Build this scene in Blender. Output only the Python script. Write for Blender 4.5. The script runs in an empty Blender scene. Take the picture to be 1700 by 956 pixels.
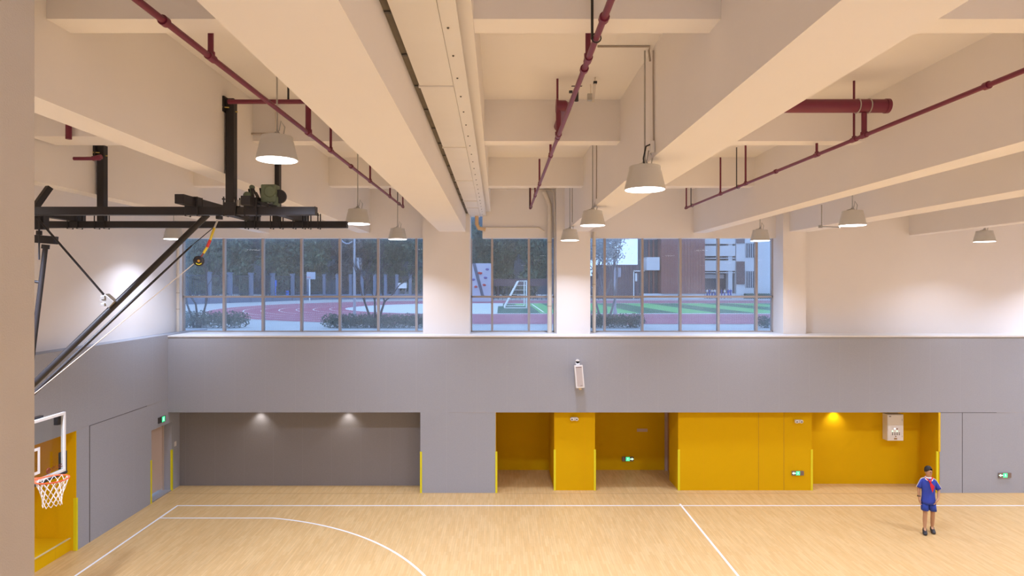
import bpy, bmesh, math, random
from mathutils import Vector, Matrix, Euler
random.seed(7)
scene = bpy.context.scene
# ------------------------------------------------------------------ camera, world, exposure
F, VX, VY, H = 1015.0, 832.0, 470.0, 6.2          # focal length in pixels of a 1700 px frame, horizon point, eye height
cd = bpy.data.cameras.new('camera'); cam = bpy.data.objects.new('camera', cd)
scene.collection.objects.link(cam); scene.camera = cam
cam.location = (0, 0, H); cam.rotation_euler = (math.pi / 2, 0, 0)
cd.sensor_width = 36; cd.lens = 36 * F / 1700
cd.shift_x = (850 - VX) / 1700; cd.shift_y = (VY - 478) / 1700
cd.clip_end = 600; cd.clip_start = 0.05
w = bpy.data.worlds.new('world'); scene.world = w; w.use_nodes = True
bg = w.node_tree.nodes['Background']
bg.inputs[0].default_value = (0.42, 0.62, 1.0, 1); bg.inputs[1].default_value = 2.9
scene.view_settings.view_transform = 'Standard'; scene.view_settings.look = 'None'
scene.view_settings.exposure = 0.07; scene.view_settings.gamma = 1.0
LAMP_W = 122.0; LAMP_W_WALL = 64.0; LAMP_SPREAD = 126; LAMP_W_FILL = 138.0
LAMP_COL = (0.87, 0.98, 1.27)
SPOT_W = 20.0
C = scene.collection

# ------------------------------------------------------------------ helpers
def at(px, py, Y):                                   # photo pixel at distance Y -> point in the hall
    return Vector(((px - VX) * Y / F, Y, H - (py - VY) * Y / F))

def tag(o, label=None, cat=None, group=None, kind=None):
    if label: o['label'] = label
    if cat: o['category'] = cat
    if group: o['group'] = group
    if kind: o['kind'] = kind
    return o

def thing(name, label, cat, loc=(0, 0, 0), group=None):
    o = bpy.data.objects.new(name, None); C.objects.link(o); o.location = loc
    o.empty_display_size = 0.1
    return tag(o, label, cat, group)

def copy_tree(o, parent=None):
    c = o.copy(); C.objects.link(c)
    if parent: c.parent = parent
    for ch in list(o.children): copy_tree(ch, c)
    return c

class MB:
    """collects shapes and links them as one mesh object"""
    def __init__(s): s.v = []; s.f = []; s.m = []; s.cur = 0
    def add(s, vs, fs):
        n = len(s.v); s.v += [tuple(p) for p in vs]; s.f += [tuple(n + i for i in f) for f in fs]; s.m += [s.cur] * len(fs); return s
    def box(s, a, b):
        x0, x1 = sorted((a[0], b[0])); y0, y1 = sorted((a[1], b[1])); z0, z1 = sorted((a[2], b[2]))
        return s.hexa([(x0, y0, z0), (x1, y0, z0), (x1, y1, z0), (x0, y1, z0), (x0, y0, z1), (x1, y0, z1), (x1, y1, z1), (x0, y1, z1)])
    def hexa(s, p):
        return s.add(p, [(0, 3, 2, 1), (4, 5, 6, 7), (0, 1, 5, 4), (1, 2, 6, 5), (2, 3, 7, 6), (3, 0, 4, 7)])
    def cbox(s, c, size, rot=None):
        hx, hy, hz = size[0] / 2, size[1] / 2, size[2] / 2; c = Vector(c)
        p = [Vector(q) for q in [(-hx, -hy, -hz), (hx, -hy, -hz), (hx, hy, -hz), (-hx, hy, -hz), (-hx, -hy, hz), (hx, -hy, hz), (hx, hy, hz), (-hx, hy, hz)]]
        if rot is not None: p = [rot @ q for q in p]
        return s.hexa([c + q for q in p])
    def tube(s, pts, r, n=10, caps=True, squash=None):
        pts = [Vector(p) for p in pts]; rs = r if isinstance(r, (list, tuple)) else [r] * len(pts)
        vs = []; up = None
        for i, p in enumerate(pts):
            d = (pts[min(i + 1, len(pts) - 1)] - pts[max(i - 1, 0)])
            d = d.normalized() if d.length > 1e-9 else Vector((0, 0, 1))
            if up is None:
                up = Vector((0, 0, 1)) if abs(d.z) < 0.95 else Vector((0, 1, 0))
            a = d.cross(up).normalized(); b = a.cross(d).normalized(); up = b
            for k in range(n):
                t = 2 * math.pi * k / n
                vs.append(p + rs[i] * (math.cos(t) * a + math.sin(t) * b))
        fs = []
        for i in range(len(pts) - 1):
            for k in range(n):
                k2 = (k + 1) % n
                fs.append((i * n + k, i * n + k2, (i + 1) * n + k2, (i + 1) * n + k))
        if caps:
            fs.append(tuple(range(n - 1, -1, -1))); fs.append(tuple((len(pts) - 1) * n + k for k in range(n)))
        return s.add(vs, fs)
    def bar(s, a, b, w, h=None):                     # square tube between two points
        a = Vector(a); b = Vector(b); h = h or w; d = (b - a).normalized()
        up = Vector((0, 0, 1)) if abs(d.z) < 0.95 else Vector((0, 1, 0))
        x = d.cross(up).normalized() * w / 2; y = x.cross(d).normalized() * h / 2
        return s.hexa([a - x - y, a + x - y, b + x - y, b - x - y, a - x + y, a + x + y, b + x + y, b - x + y])
    def lathe(s, c, prof, n=32, axis='z'):           # prof = [(r, h)...]
        c = Vector(c); vs = []
        for r, h in prof:
            for k in range(n):
                t = 2 * math.pi * k / n; q = (r * math.cos(t), r * math.sin(t), h)
                if axis == 'y': q = (q[0], q[2], q[1])
                if axis == 'x': q = (q[2], q[0], q[1])
                vs.append(c + Vector(q))
        fs = [(i * n + k, i * n + (k + 1) % n, (i + 1) * n + (k + 1) % n, (i + 1) * n + k) for i in range(len(prof) - 1) for k in range(n)]
        if prof[0][0] > 1e-6: fs.append(tuple(range(n - 1, -1, -1)))
        if prof[-1][0] > 1e-6: fs.append(tuple((len(prof) - 1) * n + k for k in range(n)))
        return s.add(vs, fs)
    def torus(s, c, R, r, n=32, m=8, axis='z'):
        vs = []; c = Vector(c)
        for i in range(n):
            t = 2 * math.pi * i / n
            for j in range(m):
                u = 2 * math.pi * j / m; q = ((R + r * math.cos(u)) * math.cos(t), (R + r * math.cos(u)) * math.sin(t), r * math.sin(u))
                if axis == 'y': q = (q[0], q[2], q[1])
                if axis == 'x': q = (q[2], q[0], q[1])
                vs.append(c + Vector(q))
        return s.add(vs, [(i * m + j, ((i + 1) % n) * m + j, ((i + 1) % n) * m + (j + 1) % m, i * m + (j + 1) % m) for i in range(n) for j in range(m)])
    def ball(s, c, r, n=16, m=10):
        rx, ry, rz = r if isinstance(r, (tuple, list)) else (r, r, r); c = Vector(c); vs = []
        for i in range(m + 1):
            p = math.pi * i / m
            for k in range(n):
                t = 2 * math.pi * k / n
                vs.append(c + Vector((rx * math.sin(p) * math.cos(t), ry * math.sin(p) * math.sin(t), -rz * math.cos(p))))
        return s.add(vs, [(i * n + k, i * n + (k + 1) % n, (i + 1) * n + (k + 1) % n, (i + 1) * n + k) for i in range(m) for k in range(n)])
    def build(s, name, mats, parent=None, smooth=False, bevel=0, origin=None):
        me = bpy.data.meshes.new(name)
        vs = s.v
        o_ = Vector(origin) if origin is not None else (None)
        if parent is not None and o_ is None:
            pl = parent.matrix_world.translation if False else parent.location
            q = parent
            tot = Vector((0, 0, 0))
            while q is not None: tot += q.location; q = q.parent
            vs = [tuple(Vector(p) - tot) for p in vs]
        elif o_ is not None: vs = [tuple(Vector(p) - o_) for p in vs]
        me.from_pydata(vs, [], s.f)
        for m in (mats if isinstance(mats, (list, tuple)) else [mats]): me.materials.append(m)
        me.polygons.foreach_set('material_index', s.m)
        bm = bmesh.new(); bm.from_mesh(me); bmesh.ops.recalc_face_normals(bm, faces=bm.faces)
        if bevel: 
            bmesh.ops.bevel(bm, geom=[e for e in bm.edges if e.is_manifold and e.calc_face_angle(0) > 0.6], offset=bevel, segments=2, affect='EDGES', profile=0.6)
        bm.to_mesh(me); bm.free()
        if smooth: me.shade_smooth()
        if smooth == 'auto':
            me.set_sharp_from_angle(angle=math.radians(40))
        me.update()
        o = bpy.data.objects.new(name, me); C.objects.link(o)
        if parent is not None: o.parent = parent
        if o_ is not None: o.location = o_
        return o

def struct(name, mb, mat, label=None, parent=None, **k):
    o = mb.build(name, mat, parent, **k)
    if parent is None: o['kind'] = 'structure'
    if label: o['label'] = label
    return o

# ------------------------------------------------------------------ materials
def mat(name, col, rough=0.6, metal=0.0, spec=0.5, noise=0.0, nscale=8.0, bump=0.0, bscale=60.0, emit=None, estr=0.0, coord='pos'):
    m = bpy.data.materials.new(name); m.use_nodes = True; nt = m.node_tree; b = nt.nodes['Principled BSDF']
    b.inputs['Roughness'].default_value = rough; b.inputs['Metallic'].default_value = metal
    b.inputs['Specular IOR Level'].default_value = spec
    b.inputs['Base Color'].default_value = (*col, 1)
    if noise or bump:
        g = nt.nodes.new('ShaderNodeNewGeometry'); 
    if noise:
        n = nt.nodes.new('ShaderNodeTexNoise'); n.inputs['Scale'].default_value = nscale; n.inputs['Detail'].default_value = 5
        nt.links.new(g.outputs['Position'], n.inputs['Vector'])
        r = nt.nodes.new('ShaderNodeMapRange'); r.inputs['To Min'].default_value = 1 - noise; r.inputs['To Max'].default_value = 1 + noise
        nt.links.new(n.outputs['Fac'], r.inputs['Value'])
        x = nt.nodes.new('ShaderNodeVectorMath'); x.operation = 'SCALE'; x.inputs[0].default_value = col
        nt.links.new(r.outputs[0], x.inputs['Scale']); nt.links.new(x.outputs[0], b.inputs['Base Color'])
    if bump:
        n2 = nt.nodes.new('ShaderNodeTexNoise'); n2.inputs['Scale'].default_value = bscale; n2.inputs['Detail'].default_value = 3
        nt.links.new(g.outputs['Position'], n2.inputs['Vector'])
        bp = nt.nodes.new('ShaderNodeBump'); bp.inputs['Strength'].default_value = bump; bp.inputs['Distance'].default_value = 0.01
        nt.links.new(n2.outputs['Fac'], bp.inputs['Height']); nt.links.new(bp.outputs[0], b.inputs['Normal'])
    if emit:
        b.inputs['Emission Color'].default_value = (*emit, 1); b.inputs['Emission Strength'].default_value = estr
    return m

def seam_mat(name, col, seamcol, axis, pitch, offset, width=0.008, rough=0.9):
    """felt acoustic panels: thin seams every pitch metres along one axis"""
    m = mat(name, col, rough, spec=0.1); nt = m.node_tree; b = nt.nodes['Principled BSDF']
    g = nt.nodes.new('ShaderNodeNewGeometry'); sp = nt.nodes.new('ShaderNodeSeparateXYZ'); nt.links.new(g.outputs['Position'], sp.inputs[0])
    a = nt.nodes.new('ShaderNodeMath'); a.operation = 'SUBTRACT'; a.inputs[1].default_value = offset; nt.links.new(sp.outputs[axis], a.inputs[0])
    p = nt.nodes.new('ShaderNodeMath'); p.operation = 'PINGPONG'; p.inputs[1].default_value = pitch / 2; nt.links.new(a.outputs[0], p.inputs[0])
    l = nt.nodes.new('ShaderNodeMath'); l.operation = 'LESS_THAN'; l.inputs[1].default_value = width / 2; nt.links.new(p.outputs[0], l.inputs[0])
    n = nt.nodes.new('ShaderNodeTexNoise'); n.inputs['Scale'].default_value = 90; n.inputs['Detail'].default_value = 4; nt.links.new(g.outputs['Position'], n.inputs['Vector'])
    r = nt.nodes.new('ShaderNodeMapRange'); r.inputs['To Min'].default_value = 0.82; r.inputs['To Max'].default_value = 1.18; nt.links.new(n.outputs['Fac'], r.inputs['Value'])
    x = nt.nodes.new('ShaderNodeVectorMath'); x.operation = 'SCALE'; x.inputs[0].default_value = col; nt.links.new(r.outputs[0], x.inputs['Scale'])
    mx = nt.nodes.new('ShaderNodeMix'); mx.data_type = 'RGBA'; nt.links.new(l.outputs[0], mx.inputs[0]); nt.links.new(x.outputs[0], mx.inputs[6]); mx.inputs[7].default_value = (*seamcol, 1)
    nt.links.new(mx.outputs[2], b.inputs['Base Color'])
    return m

PAINT = mat('cream_white_paint', (0.875, 0.82, 0.78), 0.75, spec=0.25, noise=0.02, nscale=1.2, bump=0.06, bscale=45)
GREY = (0.385, 0.395, 0.44)
FELT_X = seam_mat('grey_felt_panels', GREY, (0.42, 0.43, 0.47), 0, 0.894, -9.66)
FELT_Y = seam_mat('grey_felt_panels_side', GREY, (0.42, 0.43, 0.47), 1, 0.894, 14.60)
FELT_R = seam_mat('brown_grey_felt_recess', (0.27, 0.25, 0.25), (0.31, 0.29, 0.29), 0, 0.894, -9.66)  # felt colour carries the recess shade and the brown floor bounce
YEL = (0.72, 0.42, 0.003)
YEL_X = seam_mat('yellow_felt_panels', YEL, (0.75, 0.40, 0.01), 0, 0.894, 8.75, 0.008)
YEL_Y = seam_mat('yellow_felt_panels_side', (0.82, 0.50, 0.004), (0.7, 0.37, 0.01), 1, 1.3, 12.4, 0.008)  # yellow raised above the other felt to stand for strong alcove light
GUARD = mat('lime_yellow_corner_guard', (0.80, 0.72, 0.01), 0.5)
COLUMN = mat('near_column_plaster', (0.62, 0.57, 0.54), 0.85, spec=0.2, noise=0.05, nscale=2.0, bump=0.2, bscale=120)
LEDGE = mat('ledge_white_paint', (0.80, 0.79, 0.79), 0.6, noise=0.02)
BLACK = mat('black_painted_steel', (0.018, 0.015, 0.016), 0.45, metal=0.0, spec=0.5, noise=0.15, nscale=20)
STEEL = mat('galvanised_steel', (0.48, 0.46, 0.43), 0.4, metal=0.6, noise=0.15, nscale=15)
REDP = mat('dark_red_pipe_paint', (0.175, 0.018, 0.045), 0.4, noise=0.06)
PVC = mat('cream_plastic_pipe', (0.78, 0.70, 0.60), 0.45)
DUCTM = mat('painted_sheet_metal_duct', (0.80, 0.755, 0.70), 0.5, metal=0.1, noise=0.05, nscale=1.5)
SEAL = mat('duct_seam', (0.45, 0.38, 0.33), 0.6)
DARKGAP = mat('dark_bolt', (0.10, 0.085, 0.07), 0.7)
SHADE = mat('light_grey_enamel_shade', (0.66, 0.63, 0.58), 0.45)
LAMPIN = mat('lamp_reflector_white', (0.9, 0.9, 0.9), 0.4)
DIFF = mat('glowing_lamp_diffuser', (0.9, 0.9, 0.9), 0.4, emit=(1.0, 0.97, 1.0), estr=7.0)
WHITEP = mat('white_plastic', (0.82, 0.79, 0.77), 0.4)
GREYFAB = mat('speaker_grille', (0.55, 0.48, 0.45), 0.8, bump=0.3, bscale=200)
DOORM = mat('pale_pink_cream_door', (0.66, 0.52, 0.45), 0.5)
FRAMEM = mat('window_frame_grey', (0.46, 0.40, 0.37), 0.5, noise=0.03)
MESHM = mat('aluminium_expanded_mesh', (0.40, 0.44, 0.50), 0.5, metal=0.0)
WHITEL = mat('white_line_paint', (0.88, 0.87, 0.86), 0.35)
ORANGE = mat('orange_rim_paint', (0.80, 0.13, 0.04), 0.35)
NETM = mat('white_net_cord', (0.85, 0.80, 0.74), 0.8)
WHITEF = mat('white_board_frame', (0.85, 0.83, 0.82), 0.4)
GREENG = mat('green_sign_light', (0.02, 0.3, 0.1), 0.4, emit=(0.06, 0.95, 0.33), estr=1.3)
GREENW = mat('pale_green_sign_mark', (0.5, 0.8, 0.6), 0.4, emit=(0.65, 1.0, 0.75), estr=1.1)
SIGNB = mat('brown_grey_sign_body', (0.22, 0.16, 0.13), 0.4)
SIGND = mat('dark_sign_body', (0.05, 0.045, 0.045), 0.4)
GRNCAST = mat('green_grey_cast_motor', (0.14, 0.17, 0.10), 0.5, noise=0.25, nscale=20)

def wood_floor():
    m = bpy.data.materials.new('pale_wood_strip_floor'); m.use_nodes = True; nt = m.node_tree; b = nt.nodes['Principled BSDF']
    g = nt.nodes.new('ShaderNodeNewGeometry'); mp = nt.nodes.new('ShaderNodeMapping'); mp.inputs['Rotation'].default_value = (0, 0, math.pi / 2)
    nt.links.new(g.outputs['Position'], mp.inputs['Vector'])
    br = nt.nodes.new('ShaderNodeTexBrick'); br.offset = 0.37; br.offset_frequency = 2
    br.inputs['Scale'].default_value = 1.0; br.inputs['Brick Width'].default_value = 0.45; br.inputs['Row Height'].default_value = 0.055
    br.inputs['Mortar Size'].default_value = 0.0012; br.inputs['Mortar Smooth'].default_value = 0.2; br.inputs['Bias'].default_value = 0.0
    br.inputs['Color1'].default_value = (0.625, 0.39, 0.16, 1); br.inputs['Color2'].default_value = (0.675, 0.45, 0.205, 1); br.inputs['Mortar'].default_value = (0.45, 0.26, 0.11, 1)
    nt.links.new(mp.outputs[0], br.inputs['Vector'])
    st = nt.nodes.new('ShaderNodeMapping'); st.inputs['Scale'].default_value = (22, 1.6, 1); nt.links.new(g.outputs['Position'], st.inputs['Vector'])
    n = nt.nodes.new('ShaderNodeTexNoise'); n.inputs['Scale'].default_value = 1.0; n.inputs['Detail'].default_value = 6; nt.links.new(st.outputs[0], n.inputs['Vector'])
    r = nt.nodes.new('ShaderNodeMapRange'); r.inputs['From Min'].default_value = .3; r.inputs['From Max'].default_value = .7; r.inputs['To Min'].default_value = 0.93; r.inputs['To Max'].default_value = 1.07; nt.links.new(n.outputs['Fac'], r.inputs['Value'])
    x = nt.nodes.new('ShaderNodeVectorMath'); x.operation = 'SCALE'; nt.links.new(br.outputs['Color'], x.inputs[0]); nt.links.new(r.outputs[0], x.inputs['Scale'])
    nt.links.new(x.outputs[0], b.inputs['Base Color'])
    b.inputs['Roughness'].default_value = 0.42; b.inputs['Specular IOR Level'].default_value = 0.35
    return m
FLOORM = wood_floor()

def glass_mat(name, tint, refl=0.05, rough=0.0):
    m = bpy.data.materials.new(name); m.use_nodes = True; nt = m.node_tree; nt.nodes.clear()
    o = nt.nodes.new('ShaderNodeOutputMaterial'); mx = nt.nodes.new('ShaderNodeMixShader'); t = nt.nodes.new('ShaderNodeBsdfTransparent'); gl = nt.nodes.new('ShaderNodeBsdfGlossy')
    t.inputs[0].default_value = (*tint, 1); gl.inputs['Roughness'].default_value = rough; mx.inputs[0].default_value = refl
    nt.links.new(t.outputs[0], mx.inputs[1]); nt.links.new(gl.outputs[0], mx.inputs[2]); nt.links.new(mx.outputs[0], o.inputs[0])
    return m
GLASS = glass_mat('window_glass', (0.95, 0.97, 0.98), 0.015)
BGLASS = glass_mat('backboard_glass', (0.86, 0.86, 0.84), 0.05)

# ------------------------------------------------------------------ the hall: floor, ceiling, walls
ZS = 9.16; XL, XR = -9.85, 20.0; YF = 18.08; ZO = 2.38; ZL = 4.65
floor = struct('floor', MB().box((-12.6, -3.2, -0.2), (XR + .3, 20.6, 0)), FLOORM, 'pale wood strip sports floor with white court lines')
struct('ceiling', MB().box((-10.6, -3.2, ZS), (XR + .3, 19.6, ZS + 0.25)), PAINT, 'cream painted concrete ceiling slab between the beams')

def long_beam(xl0, xl1, xr0, xr1, z0, z1=ZS, y0=-3.0, y1=19.25):
    m = MB(); m.hexa([(xl0, y0, z0), (xr0, y0, z0), (xr1, y1, z0), (xl1, y1, z0), (xl0, y0, z1), (xr0, y0, z1), (xr1, y1, z1), (xl1, y1, z1)])
    return m
def lerp(a, b, Y): t = (Y + 3) / 22.25; return a + (b - a) * t
BE = {'E': (-7.06, -7.30, -7.38, -7.62), 'D': (-3.83, -4.13, -4.21, -4.51), 'A': (-0.835, -1.09, -1.62, -1.905),
      'B': (-0.19, -0.33, -0.34, -0.50), 'C': (2.59, 2.67, 1.88, 1.95), 'F': (6.04, 6.48, 5.62, 6.06), 'G': (9.45, 9.55, 8.75, 8.85), 'H': (12.5, 13.12, 12.1, 12.72)}
# every entry: right edge near, right edge far, left edge near, left edge far
zb = {'B': 8.45, 'H': 7.69}
for k, (r0, r1, l0, l1) in BE.items():
    struct('ceiling_beam', long_beam(l0, l1, r0, r1, zb.get(k, 7.78)), PAINT)
def bays(Y):
    e = {k: (lerp(v[2], v[3], Y), lerp(v[0], v[1], Y)) for k, v in BE.items()}
    return [(-10.25, e['E'][0]), (e['E'][1], e['D'][0]), (e['D'][1], e['A'][0]), (e['B'][1], e['C'][0]), (e['C'][1], e['F'][0]), (e['F'][1], e['G'][0]), (e['G'][1], e['H'][0]), (e['H'][1], XR)]
for Y in (0.75, 5.3, 9.86, 14.4):
    for a, b in bays(Y):
        struct('ceiling_cross_beam', MB().box((a, Y, 8.49), (b, Y + 0.3, ZS)), PAINT)
# boxed-in casings under the slab beside the second row of cross beams
struct('ceiling_casing', MB().box((-7.16, 9.25, 8.42), (-4.42, 9.84, ZS)), PAINT, 'cream boxing in the left ceiling bay')

# left wall (grey felt below, white paint above), with the yellow alcove and the door niche
wl = MB()
AY0, AY1, AZ = 8.0, 14.18, 2.78; DY0, DY1, DZ = 17.22, 18.27, 2.05
for y0, y1, z0 in ((-3, AY0, 0), (AY0, AY1, AZ), (AY1, DY0, 0), (DY0, DY1, DZ), (DY1, 20.5, 0)):
    wl.box((-10.30, y0, z0), (XL, y1, ZL + 0.03))
struct('wall_left', wl, FELT_Y, 'grey felt panelled lower left wall')
struct('wall_left_upper', MB().box((-10.5, -3, ZL + 0.03), (-10.25, 19.6, ZS)), PAINT, 'white painted upper left wall')
al = MB(); al.box((-12.4, AY0 - .2, 0), (-10.3, AY0, AZ + .1)).box((-12.4, AY1, 0), (-10.302, AY1 + .2, AZ + .1)).box((-12.6, AY0 - .2, 0), (-12.4, AY1 + .2, AZ + .1)).box((-12.4, AY0, AZ), (-10.3, AY1, AZ + .1))
struct('wall_alcove', al, YEL_Y, 'bright yellow lining of the alcove in the left wall')
struct('wall_alcove_return', MB().box((-10.302, AY1 - .012, 0), (XL - 0.002, AY1 + .001, AZ)), YEL_Y, 'yellow return at the alcove end')
struct('wall_niche', MB().box((-10.5, DY0 - .1, 0), (-10.30, DY0, DZ + .1)).box((-10.5, DY1, 0), (-10.30, DY1 + .1, DZ + .1)).box((-10.5, DY0, DZ), (-10.30, DY1, DZ + .1)), FELT_Y)
# yellow steps in the alcove
st = MB(); st.box((-10.78, AY0, 0), (-9.99, AY1 - .012, 0.29)); st.box((-11.6, AY0, 0), (-10.78, AY1 - .012, 0.58)); st.box((-12.4, AY0, 0), (-11.6, AY1 - .012, 0.87))
steps = thing('bleacher_steps', 'yellow stepped seating platform inside the alcove behind the basketball board', 'bleacher steps', (-10, 11, 0))
st.build('step_body', YEL_Y, steps, bevel=0.004)
MB().box((-10.02, AY0, .283), (-9.975, AY1 - .012, .298)).build('nosing', mat('pale_nosing', (0.75, 0.66, 0.40), .4), steps)

# door in the left niche
dr = struct('door_1', MB().box((-10.16, DY0, 0.10), (-10.10, DY1 - .06, DZ - .02)), DOORM, 'pale cream door in the niche of the left wall')
struct('door_frame', MB().box((-10.30, DY1 - .07, 0.03), (-10.07, DY1 - .002, DZ)).box((-10.30, DY0, 0.03), (-10.07, DY0 + .05, DZ)).box((-10.30, DY0, DZ - .05), (-10.07, DY1 - .01, DZ)), mat('door_frame_beige', (0.55, 0.43, 0.36), .5), parent=dr)
struct('door_handle', MB().tube([(-10.06, DY0 + .2, 1.0), (-10.06, DY0 + .32, 1.0)], .012).tube([(-10.10, DY0 + .2, 1.0), (-10.06, DY0 + .2, 1.0)], .012), STEEL, parent=dr)
struct('trim_1', MB().box((-10.30, DY0, 0), (XL, DY1, 0.03)), mat('grey_threshold', (0.33, 0.31, 0.31), .6), 'grey door threshold')

# far wall: grey felt frieze with ledge, piers and coloured recesses below
struct('wall_far', MB().box((XL, YF, ZO), (XR, 19.6, ZL - .04)).box((XL, 19.6, ZO), (XR, 20.5, 3.75)), FELT_X, 'grey felt panelled band running along the far wall')
struct('trim_2', MB().box((-10.25, YF - .02, ZL - .04), (XR, 19.62, ZL)), LEDGE, 'white window ledge on top of the grey band')
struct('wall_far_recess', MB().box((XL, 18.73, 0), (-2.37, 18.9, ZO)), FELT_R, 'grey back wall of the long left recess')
struct('wall_far_pier', MB().box((-2.39, YF, 0), (-0.165, 20.5, ZO)), FELT_X, 'grey pier between the grey recess and the yellow openings')
struct('wall_far_right', MB().box((12.97, YF, 0), (XR, 20.5, ZO)), FELT_X, 'grey lower wall at the far right')
struct('wall_far_opening', MB().box((-0.165, 20.3, 0), (9.2, 20.5, ZO)).box((-0.165, YF + .004, 0), (-.155, 20.3, ZO)), YEL_X, 'yellow back wall of the deep openings')
struct('column_lower', MB().box((1.59, 18.30, 0), (2.81, 20.3, ZO)), YEL_X, 'yellow clad column between the two deep openings')
yb = MB(); yb.box((5.30, 18.30, 0), (9.30, 19.28, ZO)).box((5.6, 19.28, 0), (9.30, 20.3, ZO))
struct('wall_far_panel', yb, YEL_X, 'wide yellow panelled block in the far wall')
struct('wall_far_alcove', MB().box((9.30, 18.90, 0), (12.95, 19.1, ZO)).box((12.945, YF + .004, 0), (12.968, 18.9, ZO)), YEL_X, 'yellow shallow recess with the control cabinet')
d2 = struct('door_2', MB().box((5.50, 19.36, 0.02), (5.54, 20.22, 2.05)), mat('brown_side_door', (0.50, 0.25, 0.06), .5), 'side door at the end of the second yellow opening')
struct('door_frame', MB().box((5.42, 20.20, 0), (5.6, 20.298, 2.3)).box((5.48, 19.29, 0), (5.6, 19.35, 2.2)), mat('jamb_pink_grey', (0.55, 0.42, 0.40), .5), parent=d2)
# upper far wall with columns
struct('wall_far_upper', MB().box((9.35, 19.05, ZL), (XR, 19.6, ZS)).box((-10.25, 19.25, 7.62), (-2.3, 19.6, ZS)).box((-.59, 19.25, 7.62), (1.75, 19.6, ZS))
       .box((-1.0, 19.25, 8.34), (-.59, 19.6, ZS)).box((2.7, 19.25, 7.62), (8.8, 19.6, ZS)).box((-10.25, 19.3, ZL), (-10.14, 19.6, 7.62)), PAINT, 'cream upper far wall above and beside the windows')
for i, (a, b, z) in enumerate(((-2.40, -0.96, ZS), (1.70, 2.735, ZS), (8.65, 9.35, ZS))):
    struct('column', MB().box((a, 18.75, ZL), (b, 19.62, z)), PAINT, ('wide', 'middle', 'right')[i] + ' cream square column between the windows')
struct('wall_right', MB().box((XR, -3, 0), (XR + .3, 20.5, ZS)), PAINT)
struct('wall_back', MB().box((-12.6, -3.3, 0), (XR, -3.0, ZS)), PAINT)
struct('column_near', MB().box((-3.4, 2.0, 0), (-2.29, 3.0, 7.78)).box((-3.4, 2.0, 7.78), (-2.29, 3.0, ZS)), COLUMN, 'pale grey plaster column close to the camera on the left')
# lime corner guards, 1.2 m high
def guard(a, b, lab):
    o = MB().box(a, b).build('corner_guard', GUARD); tag(o, lab, 'corner guard', 'corner guards on the wall edges')
for px, y, lab in ((699, YF, 'lime corner guard on left edge of the grey pier'), (824, YF, 'lime corner guard on right edge of the grey pier'),
                   (921, 18.3, 'lime corner guard on left edge of the yellow column'), (987.5, 18.3, 'lime corner guard on right edge of the yellow column'),
                   (1127, 18.3, 'lime corner guard on left edge of the wide yellow block'), (1347.5, 18.3, 'lime corner guard on right edge of the wide yellow block'), (1556, YF, 'lime corner guard at the grey wall beside the control cabinet recess')):
    x = (px - VX) * y / F; guard((x - .03, y - .012, 0), (x + .03, y + .02, 1.22), lab)
guard((XL - .03, DY0 - .05, 0), (XL + .012, DY0 + .01, 1.22), 'lime corner guard on near edge of the door niche')
guard((XL - .03, DY1 - .01, 0), (XL + .012, DY1 + .06, 1.22), 'lime corner guard on far edge of the door niche')
guard((XL - .06, AY1 - .02, 0), (XL + .014, AY1 + .03, 1.22), 'lime corner guard on far edge of the yellow alcove')
struct('trim_3', MB().box((12.935, YF - .004, ZO - 0.001), (12.99, YF + .02, 1.22)), mat('yellow_edge', (0.85, 0.55, 0.005), .5), 'yellow edge strip above the guard')
# joints: concealed door gaps
SEAMD = mat('dark_panel_joint', (0.10, 0.09, 0.095), .8); SEAML = mat('pale_panel_joint', (0.40, 0.38, 0.38), .8); SEAMY = mat('ochre_panel_joint', (0.45, 0.24, 0.01), .8)
struct('trim_4', MB().box((13.63, YF - .003, 0), (13.645, YF + .01, ZO)).box((12.97, YF - .003, ZO - .012), (14.65, YF + .01, ZO)), SEAMD)
struct('trim_5', MB().box((14.65, YF - .003, ZO - .01), (XR, YF + .01, ZO)).box((-1.57, YF - .003, ZO - .01), (-.17, YF + .01, ZO)), SEAML)
x1 = (1259 - VX) * 18.3 / F; x2 = (1301 - VX) * 18.3 / F
struct('trim_6', MB().box((x1, 18.297, 0), (x1 + .012, 18.31, ZO)).box((x2, 18.297, 0), (x2 + .012, 18.31, ZO)), SEAMY)
struct('trim_7', MB().box((XL - .01, 14.62, 0), (XL + .003, 14.645, AZ)).box((XL - .01, 14.62, AZ), (XL + .003, 17.0, AZ + .014)), SEAMD)
struct('trim_8', MB().box((XL - .01, 17.0, AZ), (XL + .003, YF, AZ + .012)).box((XL - .01, 14.2, AZ), (XL + .003, 14.6, AZ + .01)), SEAML)
struct('trim_9', MB().box((XL, 18.02, 0), (XR, 18.035, 0.0015)), mat('floor_joint', (0.38, 0.22, 0.11), .6), 'thin dark floor joint along the far wall')

# white court lines
def ribbon(pts, wd, z=0.002):
    m = MB(); L = []; 
    for i, p in enumerate(pts):
        d = (Vector(pts[min(i + 1, len(pts) - 1)]) - Vector(pts[max(i - 1, 0)])).normalized(); n = Vector((-d.y, d.x)) * wd / 2
        q = Vector(p); L += [(q.x + n.x, q.y + n.y, z), (q.x - n.x, q.y - n.y, z)]
    m.add(L, [(2 * i, 2 * i + 1, 2 * i + 3, 2 * i + 2) for i in range(len(pts) - 1)])
    return m
SY = 17.04; EX = -9.02; CX = 5.02
struct('trim_10', ribbon([(EX, SY), (19.2, SY)], .055), WHITEL, 'far white sideline on the wood floor')
struct('trim_11', ribbon([(EX, SY + .027), (EX, 2.0)], .055, .0032), WHITEL, 'white end line on the wood floor')
struct('trim_12', ribbon([(CX, SY + .14), (CX, 2.0)], .055, .0036), WHITEL, 'white centre line on the wood floor')
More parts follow.
